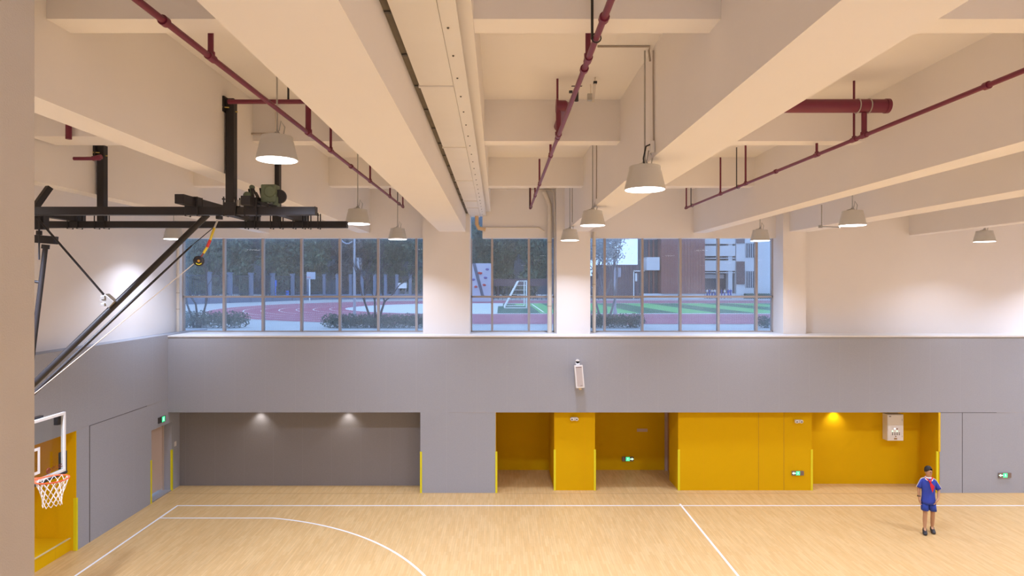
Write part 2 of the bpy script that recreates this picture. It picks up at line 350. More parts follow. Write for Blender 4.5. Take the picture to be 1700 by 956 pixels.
BX, BY, R3 = EX + 1.575, SY - 7.5, 6.75
a0 = math.asin(6.6 / R3)
arc = [(EX, SY - .9)] + [(BX + R3 * math.cos(a0 - t * 2 * a0 / 60), BY + R3 * math.sin(a0 - t * 2 * a0 / 60)) for t in range(61)] + [(EX, SY - 14.1)]
struct('trim_13', ribbon(arc, .055, .0022), WHITEL, 'white three-point arc on the wood floor')

# ------------------------------------------------------------------ windows
YW = 19.5
def mesh_screen(x0, x1, z0, z1, y, parent):
    m = MB(); pitch, sl = 0.058, 0.70; ww = 0.0038
    for s in (1, -1):
        n = int((x1 - x0 + (z1 - z0) / sl) / pitch) + 2
        for i in range(-1, n):
            # z = z0 + s*sl*(x - xa) through bottom (s=1) ; use line param
            xa = (x0 - (z1 - z0) / sl + i * pitch) if s == 1 else (x0 + i * pitch)
            pts = []
            def zz(x): return z0 + sl * (x - xa) if s == 1 else z0 - sl * (x - xa)
            xs = xa; xe = xa + (z1 - z0) / sl if s == 1 else xa - (z1 - z0) / sl
            lo, hi = max(min(xs, xe), x0), min(max(xs, xe), x1)
            if hi - lo < 0.01: continue
            nx, nz = -sl * s * ww, ww
            L = math.hypot(nx, nz); nx, nz = nx / L * ww, nz / L * ww
            a = (lo, zz(lo)); b = (hi, zz(hi)); yy = y + (0.003 if s == 1 else -0.003)
            m.hexa([(a[0] - nx, yy - .002, a[1] - nz), (b[0] - nx, yy - .002, b[1] - nz), (b[0] - nx, yy + .002, b[1] - nz), (a[0] - nx, yy + .002, a[1] - nz),
                    (a[0] + nx, yy - .002, a[1] + nz), (b[0] + nx, yy - .002, b[1] + nz), (b[0] + nx, yy + .002, b[1] + nz), (a[0] + nx, yy + .002, a[1] + nz)])
    m.build('mesh_screen', MESHM, parent)['kind'] = 'stuff'
ZWT = 7.62; ZTR = H - (492.5 - VY) * YW / F
wins = [((-10.14, -2.40), [372.5, 437, 501, 564.5, 628.3, 691.5], ZWT), ((-0.96, 1.70), [817, 878], ZWT), ((2.735, 8.65), [1003.5, 1066, 1129, 1192, 1255], ZWT)]
for i, ((x0, x1), mull, zt) in enumerate(wins):
    w_ = thing('window_%d' % (i + 1), ('long left', 'narrow middle', 'long right')[i] + ' window behind the expanded metal screen', 'window', ((x0 + x1) / 2, YW, ZL)); w_['kind'] = 'structure'
    del w_['category']
    fr = MB()
    for px in mull:
        x = (px - VX) * YW / F; top = zt
        fr.box((x - .034, YW - .06, ZL), (x + .034, YW + .08, top))
    fr.box((x0, YW - .05, ZTR - .03), (x1, YW + .05, ZTR + .03)); fr.box((x0, YW - .05, ZL), (x1, YW + .08, ZL + .035))
    fr.box((x0, YW - .05, ZL), (x0 + .035, YW + .08, zt)); fr.box((x1 - .035, YW - .05, ZL), (x1, YW + .08, zt))
    fr.build('window_frame', FRAMEM, w_)
    g = MB().box((x0, YW + .01, ZL), (x1, YW + .016, zt)); zz = zt
    if i == 1: g.box((x0, YW + .01, zt), (-.59, YW + .016, 8.34))
    g.build('glass', GLASS, w_)
    mesh_screen(x0 - .1, x1 + .1, ZL - .1, (8.4 if i == 1 else zt + .1), YW + .25, w_)

# ------------------------------------------------------------------ pendant lamps
def make_lamp(rod_top):
    t = thing('pendant_lamp', '', 'lamp', (0, 0, 0))
    MB().lathe((0, 0, 0), [(.262, 0), (.258, .008), (.205, .235), (.198, .245), (.198, .285), (.190, .300), (.05, .305), (.045, .33), (.0, .33)], 40).build('lamp_shade', SHADE, t, smooth='auto')
    MB().lathe((0, 0, 0), [(.246, -.001), (.244, -.006), (0, -.006)], 40).build('diffuser', DIFF, t)
    k = MB(); k.tube([(-.05, 0, .30), (-.02, 0, .36), (0.02, 0, .36), (.05, 0, .30)], .008, 6); k.tube([(0, 0, .33), (0, 0, .40)], .014, 8)
    k.build('lamp_hook', STEEL, t)
    return t
def finish_lamp(t, x, y, z, label, group, top, cable=True, power=LAMP_W):
    t.location = (x, y, z); tag(t, label, 'lamp', group)
    MB().tube([(x, y, z + .38), (x, y, top)], .011, 8).build('hanging_rod', STEEL, t)
    if cable:
        pts = [(x + .08, y, z + .30), (x + .10, y, z + .42), (x + .05, y, z + .5), (x + .03, y, z + .38), (x - .02, y, z + .34), (x - .12, y, z + .31)]
        MB().tube(pts, .008, 6).build('power_cable', BLACK if cable == 'black' else STEEL, t)
    ld = bpy.data.lights.new('lamp_light', 'AREA'); ld.shape = 'DISK'; ld.size = 0.46; ld.energy = power; ld.color = LAMP_COL; ld.spread = math.radians(LAMP_SPREAD)
    lo = bpy.data.objects.new('lamp_light', ld); C.objects.link(lo); lo.parent = t; lo.location = (0, 0, -.012)
lamps = [
 (1.83, 7.79, 7.39, 'large pale grey lamp hanging beside the right-centre beam, nearest of its row', True),
 (1.885, 12.6, 7.39, 'pale grey lamp beside the right-centre beam, second of its row', True),
 (1.91, 17.0, 7.39, 'small pale grey lamp in front of the middle column', True),
 (-2.86, 7.8, 7.77, 'large pale grey lamp hanging above the basketball frame', True),
 (-2.98, 12.7, 7.43, 'pale grey lamp at the right ends of the black frame bars', True),
 (-2.88, 17.0, 7.42, 'small pale grey lamp over the right part of the long left window', True),
 (-9.0, 16.8, 7.41, 'small pale grey lamp by the upper left wall corner behind the frame', True),
 (7.24, 12.6, 7.39, 'pale grey lamp alone under the right side beams', True),
 (7.20, 17.0, 7.38, 'small pale grey lamp at the right end of the right window', True),
 (13.40, 16.95, 7.35, 'small pale grey lamp at the far right against the plain wall', True)]
proto = make_lamp(ZS)
first = True
LG = 'pendant lamps over the court'
for x, y, z, lab, cab in lamps:
    t = copy_tree(proto)
    finish_lamp(t, x, y, z, lab, LG, ZS, cab, (LAMP_W_WALL if y > 16 else LAMP_W) * (.85 if x < -8 else .65 if x > 13 else 1))
fill_lamps = [(7.2, 7.8), (13.4, 12.6), (13.4, 7.8), (17.6, 12.6), (17.6, 7.8), (-7.2, 8.0), (-5.6, 2.5), (7.2, 2.8), (13.4, 2.8), (17.6, 2.8), (1.4, -1.5), (7.2, -1.5), (13.4, -1.5), (-6.0, -1.5), (17.6, 16.9)]  # unseen lamps added to brighten the ceiling, beams and alcove
HL = ['out-of-frame lamp over the right court, in line with the nearest visible lamp', 'out-of-frame lamp far right, in line with the lone right lamp', 'out-of-frame lamp far right, nearest visible row', 'out-of-frame lamp beside the right end wall, middle row', 'out-of-frame lamp beside the right end wall, nearest row',
      'out-of-frame lamp above the basketball frame left end', 'out-of-frame lamp behind the near column', 'out-of-frame lamp over the near right sideline', 'out-of-frame lamp over the near far-right sideline', 'out-of-frame lamp at the near right end wall corner',
      'out-of-frame lamp directly behind the camera', 'out-of-frame lamp behind the camera to the right', 'out-of-frame lamp behind the camera far right', 'out-of-frame lamp behind the camera to the left', 'out-of-frame lamp beside the right end wall, farthest row']
for (x, y), hl in zip(fill_lamps, HL):
    t = copy_tree(proto); finish_lamp(t, x, y, 7.39, hl, 'lamps outside the photo frame', ZS, True, (320.0 if x == -7.2 else LAMP_W_FILL) if y < 9 else LAMP_W)
for ch in list(proto.children): bpy.data.objects.remove(ch)
bpy.data.objects.remove(proto)

# recessed downlights in the recess ceilings
for px, y, lab, pw in ((430, 18.58, 'recessed downlight over the left half of the grey recess', 1.0), (577, 18.58, 'recessed downlight over the right half of the grey recess', 1.0), (1388, 18.75, 'recessed downlight over the yellow recess', 1.6)):
    x = (px - VX) * y / F
    t = thing('downlight', lab, 'downlight', (x, y, ZO), 'recessed downlights')
    MB().lathe((x, y, ZO), [(.07, -.001), (.07, -.012), (.052, -.012), (.05, -.003)], 24).build('trim_ring', WHITEP, t)
    MB().lathe((x, y, ZO - .004), [(.05, 0), (.0, -.001)], 24).build('lens', DIFF, t)
    ld = bpy.data.lights.new('downlight_beam', 'SPOT'); ld.energy = SPOT_W * pw; ld.spot_size = math.radians(110); ld.spot_blend = 0.9; ld.shadow_soft_size = .04; ld.color = (1, .96, .93) if pw == 1.0 else (1, .9, .75)
    lo = bpy.data.objects.new('downlight_beam', ld); C.objects.link(lo); lo.parent = t; lo.location = (0, -0.02, -.03)

# ------------------------------------------------------------------ air duct
def dx(a, b, Y): return a + (b - a) * Y / 19.0
duct = thing('air_duct', 'cream sheet metal air duct running between two beams overhead', 'air duct', (-.7, 8, 8.3))
m = MB(); y0, y1 = -2.9, 19.45
m.hexa([(dx(-.80, -1.0, y0), y0, 8.3), (dx(-.43, -.66, y0), y0, 8.3), (dx(-.43, -.66, y1), y1, 8.3), (dx(-.80, -1.0, y1), y1, 8.3), (dx(-.80, -1.0, y0), y0, 8.7), (dx(-.43, -.66, y0), y0, 8.7), (dx(-.43, -.66, y1), y1, 8.7), (dx(-.80, -1.0, y1), y1, 8.7)])
m.build('duct_body', DUCTM, duct)
m = MB()
m.hexa([(dx(-.43, -.66, y0) + .003, y0, 8.315), (dx(-.305, -.46, y0), y0, 8.315), (dx(-.305, -.46, y1), y1, 8.315), (dx(-.43, -.66, y1) + .003, y1, 8.315),
        (dx(-.43, -.66, y0) + .003, y0, 8.33), (dx(-.305, -.46, y0), y0, 8.33), (dx(-.305, -.46, y1), y1, 8.33), (dx(-.43, -.66, y1) + .003, y1, 8.33)])
m.build('side_flange', DUCTM, duct)
m = MB()
m.hexa([(lerp(-.835, -1.09, y0) + .002, y0, 8.335), (dx(-.80, -1.0, y0) - .002, y0, 8.335), (dx(-.80, -1.0, y1) - .002, y1, 8.335), (lerp(-.835, -1.09, y1) + .002, y1, 8.335),
        (lerp(-.835, -1.09, y0) + .002, y0, 8.36), (dx(-.80, -1.0, y0) - .002, y0, 8.36), (dx(-.80, -1.0, y1) - .002, y1, 8.36), (lerp(-.835, -1.09, y1) + .002, y1, 8.36)])
m.build('edge_seal', mat('brown_duct_sealant', (.17, .14, .10), .9, noise=.3, nscale=5), duct)
for y in (2.0, 6.5, 9.43, 12.5, 15.6, 17.0):
    MB().box((dx(-.80, -1.0, y) - .01, y, 8.285), (dx(-.43, -.66, y) + .004, y + .035, 8.31)).build('duct_joint', DUCTM, duct)
y = 3.2
while y < 19: MB().ball((dx(-.39, -.575, y), y, 8.313), .011, 8, 5).build('bolt', DARKGAP, duct); y += 0.62
y = 3.0
while y < 18.5: MB().cbox((dx(-.845, -1.03, y), y, 8.33), (.05, .035, .02)).build('hanger_clip', DARKGAP, duct); y += 0.9

# ------------------------------------------------------------------ sprinkler pipes (dark red)
HP = 8.30; RP = 0.028
def sprinkler(name_lab, X, y0, y1, risers, couplings, blacks):
    t = thing('sprinkler_pipe', name_lab, 'sprinkler pipe', (X, (y0 + y1) / 2, HP), 'dark red sprinkler branch pipes')
    MB().tube([(X, y0, HP), (X, y1, HP)], RP, 12).build('pipe_run', REDP, t, smooth='auto')
    for y, top, r in risers:
        MB().tube([(X, y, HP), (X, y, top)], r, 12).tube([(X, y, HP - .0), (X, y, HP + .05)], r + .012, 12).tube([(X, y - .06, HP), (X, y + .06, HP)], RP + .010, 12).build('riser', REDP, t, smooth='auto')
    for y in couplings:
        MB().tube([(X, y - .03, HP), (X, y + .03, HP)], RP + .014, 12).build('coupling', REDP, t, smooth='auto')
    for y in blacks:
        MB().tube([(X - .035, y, HP - .01), (X - .035, y, ZS)], .012, 8).torus((X, y, HP), RP + .012, .006, 16, 6, 'y').build('pipe_hanger', BLACK, t)
    return t
def yd(py): return (HP - H) * F / (VY - py)
sprinkler('dark red sprinkler pipe over the left court, left of the wide beam', -2.70, -2.5, yd(343), [(yd(95), ZS, .026), (8.56, 8.76, .040), (yd(250), ZS, .02), (12.6, ZS, .02), (14.85, ZS, .02), (yd(343), ZS, .02)], [4.9, 11.0], [yd(338)])
sprinkler('dark red sprinkler pipe over the middle bay right of the air duct', .815, -2.5, yd(345), [(yd(98), ZS, .026), (8.7, 8.70, .036), (8.86, ZS, .016), (yd(259), ZS, .02), (yd(306), 8.84, .02), (yd(325), ZS, .02), (yd(345), ZS, .02)], [6.0, yd(30)], [yd(343), yd(63)])
sprinkler('dark red sprinkler pipe in the bay right of the right-centre beam', 5.165, -2.5, yd(345), [(8.7, 8.62, .036), (8.95, ZS, .016), (yd(257), ZS, .02), (yd(305), ZS, .02), (yd(322), ZS, .02), (yd(345), ZS, .02)], [6.5, 11.5], [yd(310), yd(341)])
t = thing('main_pipe', 'thick dark red sprinkler main crossing the right ceiling bay', 'sprinkler main', (3, 8.7, 8.72))
MB().tube([(2.63, 8.7, 8.72), (5.50, 8.7, 8.72)], .095, 20).build('pipe_run', REDP, t, smooth='auto')
MB().tube([(5.46, 8.7, 8.72), (5.51, 8.7, 8.72)], .103, 20).build('end_cap', REDP, t, smooth='auto')
t2 = thing('main_pipe', 'short thick dark red main stub beside the middle sprinkler pipe', 'sprinkler main', (.9, 8.8, 8.72))
MB().tube([(0.79, 8.7, 8.72), (.90, 8.7, 8.72), (0.93, 8.76, 8.72), (0.93, 9.84, 8.72)], .08, 20).build('pipe_run', REDP, t2, smooth='auto')
MB().tube([(0.78, 8.7, 8.72), (.81, 8.7, 8.72)], .100, 20).build('end_cap', REDP, t2, smooth='auto')
for X in (5.165, ):
    for q in (.06, -.10): MB().torus((X + q, 8.7, 8.72), .10, .008, 20, 6, 'x').build('clamp', STEEL, t)
t = thing('cross_pipe', 'dark red cross pipe feeding the left sprinkler pipe', 'sprinkler pipe', (-3.3, 8.56, 8.74))
MB().tube([(-3.80, 8.56, 8.74), (-2.76, 8.56, 8.74), (-2.70, 8.56, 8.73)], .032, 12).tube([(-3.82, 8.56, 8.74), (-3.78, 8.56, 8.74)], .034, 12).build('pipe_run', REDP, t, smooth='auto')
MB().tube([(-2.98, 8.56, 8.74), (-2.98, 8.56, ZS)], .014, 8).build('pipe_hanger', BLACK, t)
t = thing('pipe_stub', 'short dark red pipe stub by the near column at the upper left', 'pipe', at(90, 240, 9.15))
q = at(114, 247, 9.18); q2 = at(67, 247, 9.18)
MB().tube([at(114, 190, 9.18), at(114, 231, 9.18)], .042, 12).build('riser', REDP, t, smooth='auto')
MB().tube([(q2.x, 9.9, q2.z - .0), (q.x, 9.9, q.z)], .03, 12).tube([(q.x - .12, 9.9, q.z), (q.x + .02, 9.9, q.z + .03)], .04, 12).build('pipe_run', REDP, t, smooth='auto')
# hanger fittings near the slab
t = thing('ceiling_bracket', 'black valve bracket behind the middle sprinkler pipe', 'bracket', at(955, 150, 8.8))
MB().tube([at(957, 146, 8.8), at(957, 168, 8.8)], .03, 12).box(at(949, 142, 8.8), at(966, 144, 8.84)).box(at(945, 150, 8.8), at(950, 155, 8.84)).build('bracket_body', BLACK, t)
t = thing('ceiling_conduit_drop', 'pale conduit drop with junction box above the middle bay', 'conduit', at(982, 150, 8.8))
MB().bar(at(987.5, 138, 8.8), at(984.5, 170, 8.85), .035).tube([at(980.5, 140, 8.8), at(981, 160, 8.8)], .008, 6).tube([at(988, 136, 8.8), (at(988, 136, 8.8).x, 8.8, ZS)], .012, 6).build('drop_conduit', PVC, t)
MB().box(at(975.5, 155, 8.78), at(982, 168, 8.84)).build('junction_box', STEEL, t)
MB().cbox(at(988, 137, 8.78), (.05, .05, .03)).build('clamp', BLACK, t)

# ------------------------------------------------------------------ conduits and plastic pipes
JOINTM = mat('pipe_joint_beige', (0.55, 0.46, 0.36), .5)
def pipe_thing(lab, pts, r, m=PVC, joints=(), name='conduit', cat='conduit', group=None):
    t = MB().tube(pts, r, 10)
    o = t.build(name, m, smooth='auto'); tag(o, lab, cat, group); 
    if joints:
        for p in joints: MB().tube([Vector(p) - Vector((0, 0, .012)), Vector(p) + Vector((0, 0, .012))], r + .008, 10).build('pipe_joint', JOINTM, o)
    return o
pipe_thing('cream vertical pipe in the window corner by the left wall', [at(295.5, 390, 19.15), (at(295.5, 553, 19.15).x, 19.15, ZL)], .045, joints=[at(295.5, 486, 19.15), at(295.5, 513, 19.15)], name='drain_pipe', cat='pipe', group='cream vertical pipes by the windows')
pipe_thing('cream vertical pipe left of the middle column', [at(903, 318, 19.1), at(912.5, 340, 19.1), at(912.5, 350, 19.1), (at(912.5, 553, 19.1).x, 19.1, ZL)], .075, joints=[at(912.5, 402, 19.1), at(912.5, 508, 19.1)], name='drain_pipe', cat='pipe', group='cream vertical pipes by the windows')
pipe_thing('cream vertical pipe right of the middle column', [at(986.3, 385, 19.15), (at(986.3, 553, 19.15).x, 19.15, ZL)], .055, joints=[at(986.3, 408, 19.15), at(986.3, 472, 19.15)], name='drain_pipe', cat='pipe', group='cream vertical pipes by the windows')
pipe_thing('thin cream conduit hugging the left side of the middle column', [at(880, 315, 19.2), at(914, 315, 19.2), at(920, 320, 19.0), (1.665, 18.95, H + 2.0), (1.665, 18.95, ZL)], .018)
pipe_thing('thin cream conduit running above the middle window', [at(806, 378, 19.2), at(895, 378, 19.2), at(903, 384, 19.18)], .022)
pipe_thing('orange-cream bent pipe beside the duct end', [at(791.5, 352, 19.15), at(791.5, 372, 19.15), at(795, 379, 19.15), at(806, 381, 19.15)], .06, m=mat('orange_cream_pipe', (0.75, 0.52, 0.30), .5))
CABM = mat('thin_conduit_grey_brown', (0.42, 0.35, 0.29), .6)
pipe_thing('thin cable run on the ceiling to the nearest right-centre lamp', [(1.20, 7.62, ZS - .012), (1.855, 7.62, ZS - .012), (1.86, 7.7, ZS - .03), (1.88, 7.72, 9.0)], .012, m=CABM, name='cable', cat='cable')
pipe_thing('thin vertical cable down the beam side beside the nearest lamp', [(1.895, 7.62, 9.1), (1.895, 7.62, 8.75), (1.9, 7.62, 7.98)], .010, m=CABM, name='cable', cat='cable')
o = MB().cbox((1.88, 7.62, 7.90), (.05, .06, .14)).build('junction_box', WHITEP); tag(o, 'small junction box at the beam corner above the nearest lamp', 'junction box')
pipe_thing('black curled lead from junction box to the nearest lamp', [(1.86, 7.62, 7.93), (1.80, 7.6, 7.9), (1.78, 7.65, 7.76), (1.80, 7.7, 7.70)], .010, m=BLACK, name='cable', cat='cable')
pipe_thing('thin vertical cable on the beam behind the second lamp of the row', [(2.0 - .08, 12.3, 9.1), (1.915, 12.3, 7.9)], .009, m=CABM, name='cable', cat='cable')
pipe_thing('thin vertical cable above the small lamp at the middle column', [(1.93, 16.6, 9.1), (1.93, 16.6, 7.85)], .009, m=CABM, name='cable', cat='cable')
pipe_thing('cream horizontal conduit low on the second cross beam of the left bay', [at(388, 222, 9.8), at(460, 222, 9.8)], .016, m=CABM)
pipe_thing('thin vertical conduit with clips on the left cross beam', [at(459, 166, 9.8), at(459, 234, 9.8)], .02)
t = MB().tube([(at(1364, 340, 13.3)), at(1364, 376, 13.3)], .012, 8).tube([at(1362, 376, 13.3), at(1394, 377, 12.7)], .012, 8).cbox(at(1362, 376, 13.3), (.06, .06, .06)); o = t.build('lamp_feed_conduit', STEEL); tag(o, 'thin angled conduit feeding the lone lamp on the right', 'conduit')

# ------------------------------------------------------------------ wall fittings
def exit_sign(c, wd, hg, arrow, lab, side=False, dark=False):
    """c = centre on the wall surface; arrow -1 left, +1 right, 0 none"""
    t = thing('exit_sign', lab, 'exit sign', c, 'green running-man exit signs')
    def P(u, v, o): return (c[0] + u, c[1] - o, c[2] + v) if not side else (c[0] + o, c[1] + u, c[2] + v)
    MB().box(P(-wd / 2, -hg / 2, 0), P(wd / 2, hg / 2, .03)).build('sign_body', SIGND if dark else SIGNB, t, bevel=.004)
    s = hg * .88; cx = {1: -.0, -1: 0.0, 0: 0.06}[arrow] * 1.0
    MB().box(P(cx - s / 2, -s / 2, .03), P(cx + s / 2, s / 2, .034)).build('green_panel', GREENG, t)
    m = MB(); k = s; d = -1 if arrow < 0 else 1
    def br(a, b, w_): m.bar(P(cx + d * a[0] * k, a[1] * k, .037), P(cx + d * b[0] * k, b[1] * k, .037), w_ * k, .004)
    m.ball(P(cx + d * .05 * k, .33 * k, .036), k * .07, 10, 6)
    br((.0, .24), (-.06, 0), .13); br((-.06, 0), (.12, -.14), .09); br((.12, -.14), (.08, -.36), .09); br((-.06, 0), (-.16, -.2), .09); br((-.16, -.2), (-.34, -.24), .08); br((.0, .2), (.2, .08), .07); br((0, .2), (-.2, .12), .07)
    m.build('running_figure', GREENW, t)
    if arrow:
        m = MB(); x0 = cx + arrow * (s / 2 + .005); x1 = cx + arrow * (s / 2 + .45 * hg); hh = hg * .10
        m.box(P(x0, -hh, .031), P(x1, hh, .034))
        tip = cx + arrow * (s / 2 + .95 * hg)
        a, b, c_ = P(x1, -hg * .3, .031), P(x1, hg * .3, .031), P(tip, 0, .031); a2, b2, c2 = P(x1, -hg * .3, .034), P(x1, hg * .3, .034), P(tip, 0, .034)
        m.add([a, b, c_, a2, b2, c2], [(0, 1, 2), (3, 4, 5), (0, 1, 4, 3), (1, 2, 5, 4), (2, 0, 3, 5)])
        m.build('arrow', GREENW, t)
exit_sign(at(1042, 761.5, 20.29), .38, .145, 1, 'green exit sign with right arrow in the second yellow opening')
exit_sign(at(1324, 785, 18.29), .36, .13, -1, 'green exit sign with left arrow low on the wide yellow block')
exit_sign(at(1667.5, 788.5, 18.07), .37, .14, -1, 'green exit sign with left arrow on the far right grey wall')
exit_sign((XL, 17.72, 2.25), .36, .17, 0, 'small green exit sign above the door niche on the left wall', side=True, dark=True)
for px, py, lab in ((953, 695, 'white twin-head emergency light on the yellow column'), (1324.5, 699, 'white twin-head emergency light on the wide yellow block')):
    c = at(px, py, 18.29); t = thing('emergency_light', lab, 'emergency light', c, 'twin-head emergency lights')
    MB().cbox(c + Vector((0, -.02, 0)), (.20, .04, .10)).build('light_body', WHITEP, t, bevel=.01)
    for s in (-1, 1):
        h_ = MB().lathe(c + Vector((s * .07, -.10, .005)), [(.0, -.0), (.045, .0), (.056, .02), (.05, .06), (.0, .06)], 18, 'y').build('lamp_head', WHITEP, t, smooth='auto')
        MB().lathe(c + Vector((s * .07, -.103, .0)), [(.0, 0), (.022, .0), (.022, .004)], 14, 'y').build('lens', DARKGAP, h_)
o = MB().box(at(1057.5, 711.5, 20.29), at(1075, 716.5, 20.30)).build('wall_plate', mat('pink_grey_plate', (0.62, 0.45, 0.40), .5), bevel=.003); tag(o, 'small pale rectangular plate high on the yellow back wall', 'wall plate')
o = MB().box((XL, 18.42, 1.28), (XL + .015, 18.52, 1.42)).build('light_switch', WHITEP, bevel=.003); tag(o, 'white light switch at the left end of the grey recess', 'light switch')
# control cabinet
c0 = at(1486.5, 709.5, 18.66); cab = thing('control_cabinet', 'white electrical control cabinet on the yellow recess wall', 'control cabinet', c0)
x0, x1, z0, z1 = c0.x - .245, c0.x + .245, H - (731.5 - VY) * 18.66 / F, 2.37
z1 = H - (688 - VY) * 18.66 / F
MB().box((x0, 18.66, z0), (x1, 18.90, z1)).build('cabinet_body', WHITEP, cab, bevel=.006)
MB().box((x0 + .01, 18.648, z0 + .01), (x1 - .01, 18.66, z1 - .01)).build('cabinet_door', WHITEP, cab, bevel=.003)
def cp(u, v): return Vector((x0 + u * (x1 - x0), 18.645, z1 - v * (z1 - z0)))
MB().cbox(cp(.15, .07), (.055, .006, .022)).build('badge', SIGND, cab, bevel=0)
MB().cbox(cp(.90, .2), (.012, .01, .07)).cbox(cp(.90, .83), (.010, .01, .05)).build('hinge', STEEL, cab)
for u, v, kk in ((.30, .63, GREENW), (.58, .63, GREENW), (.44, .54, mat('white_indicator', (.9, .9, 1), .3, emit=(.9, .9, 1), estr=1.5)), (.585, .545, mat('red_indicator', (.35, .12, .08), .3))):
    MB().lathe(cp(u, v), [(.0, -.014), (.02, -.010), (.022, .0)], 14, 'y').build('indicator_lamp', kk, cab, smooth='auto')
for u in (.30, .44, .585, .72):
    m = MB()
    for v in (.70, .76): m.lathe(cp(u, v), [(.0, -.014), (.014, -.012), (.016, .0)], 12, 'y')
    m.build('push_button', DARKGAP, cab)
MB().lathe(cp(.5, .83), [(.0, -.014), (.018, -.01), (.02, .0)], 12, 'y').cbox(cp(.49, .92), (.09, .01, .045)).build('selector_switch', mat('brown_label', (.35, .2, .07), .5), cab)

# loudspeaker on the frieze, tilted down
sc = at(961.5, 625, 17.85); spk = thing('loudspeaker', 'white column loudspeaker mounted on the grey band', 'loudspeaker', sc)
rot = Matrix.Rotation(math.radians(-9), 3, 'X'); rotz = Matrix.Rotation(math.radians(-4), 3, 'Y'); RR = rotz @ rot
hsp = .66
MB().cbox(sc, (.245, .16, hsp), RR).build('speaker_body', WHITEP, spk, bevel=.012)
MB().cbox(sc + RR @ Vector((0, -.082, 0)), (.175, .012, hsp - .10), RR).build('grille', GREYFAB, spk)
MB().cbox(sc + RR @ Vector((0, -.09, hsp / 2 - .06)), (.17, .006, .02), RR).build('grille_slot', mat('brown_slot', (.2, .12, .1), .6), spk)
MB().cbox(sc + RR @ Vector((0.03, -.09, -hsp / 2 + .065)), (.06, .004, .014), RR).build('badge', SIGNB, spk)
b = MB(); tp = sc + RR @ Vector((0, .02, hsp / 2)); b.box((tp.x - .06, 18.03, tp.z), (tp.x + .06, YF, tp.z + .10)).lathe((tp.x, 18.03, tp.z + .10), [(.0, 0), (.06, 0), (.06, .05), (0, .05)], 16, 'y').box((tp.x - .05, tp.y, tp.z - .01), (tp.x + .05, 18.05, tp.z + .04))
b.build('top_bracket', WHITEP, spk)
b = MB(); tp = sc + RR @ Vector((0, .02, -hsp / 2)); b.tube([(tp.x, tp.y, tp.z + .02), (tp.x, tp.y, tp.z - .05)], .045, 12).bar((tp.x, tp.y, tp.z - .02), (tp.x, YF, tp.z - .02), .03)
b.build('bottom_bracket', mat('cream_bracket', (.75, .6, .38), .5), spk)

# ------------------------------------------------------------------ basketball frame (ceiling hung, black) and backboard
YA, YB = 8.85, 10.9; ZR = 7.242; TB = .118
rig = thing('backboard_frame', 'black steel ceiling frame carrying the basketball backboard', 'backboard frame', (-5, 9.9, ZR))
MB().box((-9.4, YA - TB / 2, ZR - TB / 2), (-2.68, YA + TB / 2, ZR + TB / 2)).build('cross_bar', BLACK, rig, bevel=.008)
MB().box((-9.4, YB - TB / 2, ZR - TB / 2), (-2.74, YB + TB / 2, ZR + TB / 2)).build('cross_bar', BLACK, rig, bevel=.008)
MB().lathe((-2.679, YA, ZR), [(.0, 0), (.02, 0), (.02, .002)], 10, 'x').box((-2.684, YA - .062, ZR - .062), (-2.676, YA + .062, ZR + .062)).build('bar_end_plate', BLACK, rig)
ZLg = ZR + TB / 2 + .066
for X, ya, yb_ in ((-7.60, 8.5, 11.1), (-4.45, 8.45, 11.15), (-3.60, 8.6, 11.2), (-3.93, 8.6, 9.1)):
    if X == -3.93: continue
    zc = ZLg
    MB().box((X - .066, ya, zc - .066), (X + .066, yb_, zc + .066)).build('long_bar', BLACK, rig, bevel=.008)
def ubolt(X, Y, w_=.17):
    for q in (-1, 1):
        x = X + q * w_ / 2
        MB().tube([(x, Y - .072, ZR + .20), (x, Y - .072, ZR - .075), (x, Y + .072, ZR - .075), (x, Y + .072, ZR + .20)], .011, 6).build('clamp_bolt', BLACK, rig)
        MB().cbox((x, Y - .072, ZR + .165), (.034, .034, .022)).build('nut', BLACK, rig)
for X in (-4.45, -3.60, -7.60, -3.9): ubolt(X, YA); 
for X in (-4.45, -3.60, -3.33, -7.60, -7.12, -4.0): ubolt(X, YB)
for p0_, p1_ in (((-4.54, YA - .085, ZR - .062), (-4.36, YA + .085, ZR + .20)), ((-3.69, YA - .085, ZR - .062), (-3.51, YA + .085, ZR + .19)), ((-3.99, YA - .085, ZR - .07), (-3.82, YA + .085, ZR + .12))): MB().box(p0_, p1_).build('clamp_plate', BLACK, rig, bevel=.006)
# hanger posts
for X, Y, zt, s in ((-3.905, YA, 8.86, -1), (-4.0, YB, 8.8, -1), (-7.11, YB, 8.65, -1)):
    m = MB(); m.box((X - .06, Y - .06, ZR + .06), (X + .06, Y + .06, zt))
    m.build('hanger_post', BLACK, rig, bevel=.005)
    MB().box((X - .115, Y - .11, zt - .20), (X - .055, Y + .11, zt + .02)).build('post_bracket', BLACK, rig)
    MB().tube([(X - .10, Y - .112, zt - .14), (X + .0, Y - .075, zt - .14)], .008, 6).tube([(X + .05, Y, zt - .18), (X + .09, Y, zt - .18)], .01, 6).build('bolt', mat('brass_bolt', (.6, .45, .12), .4), rig)
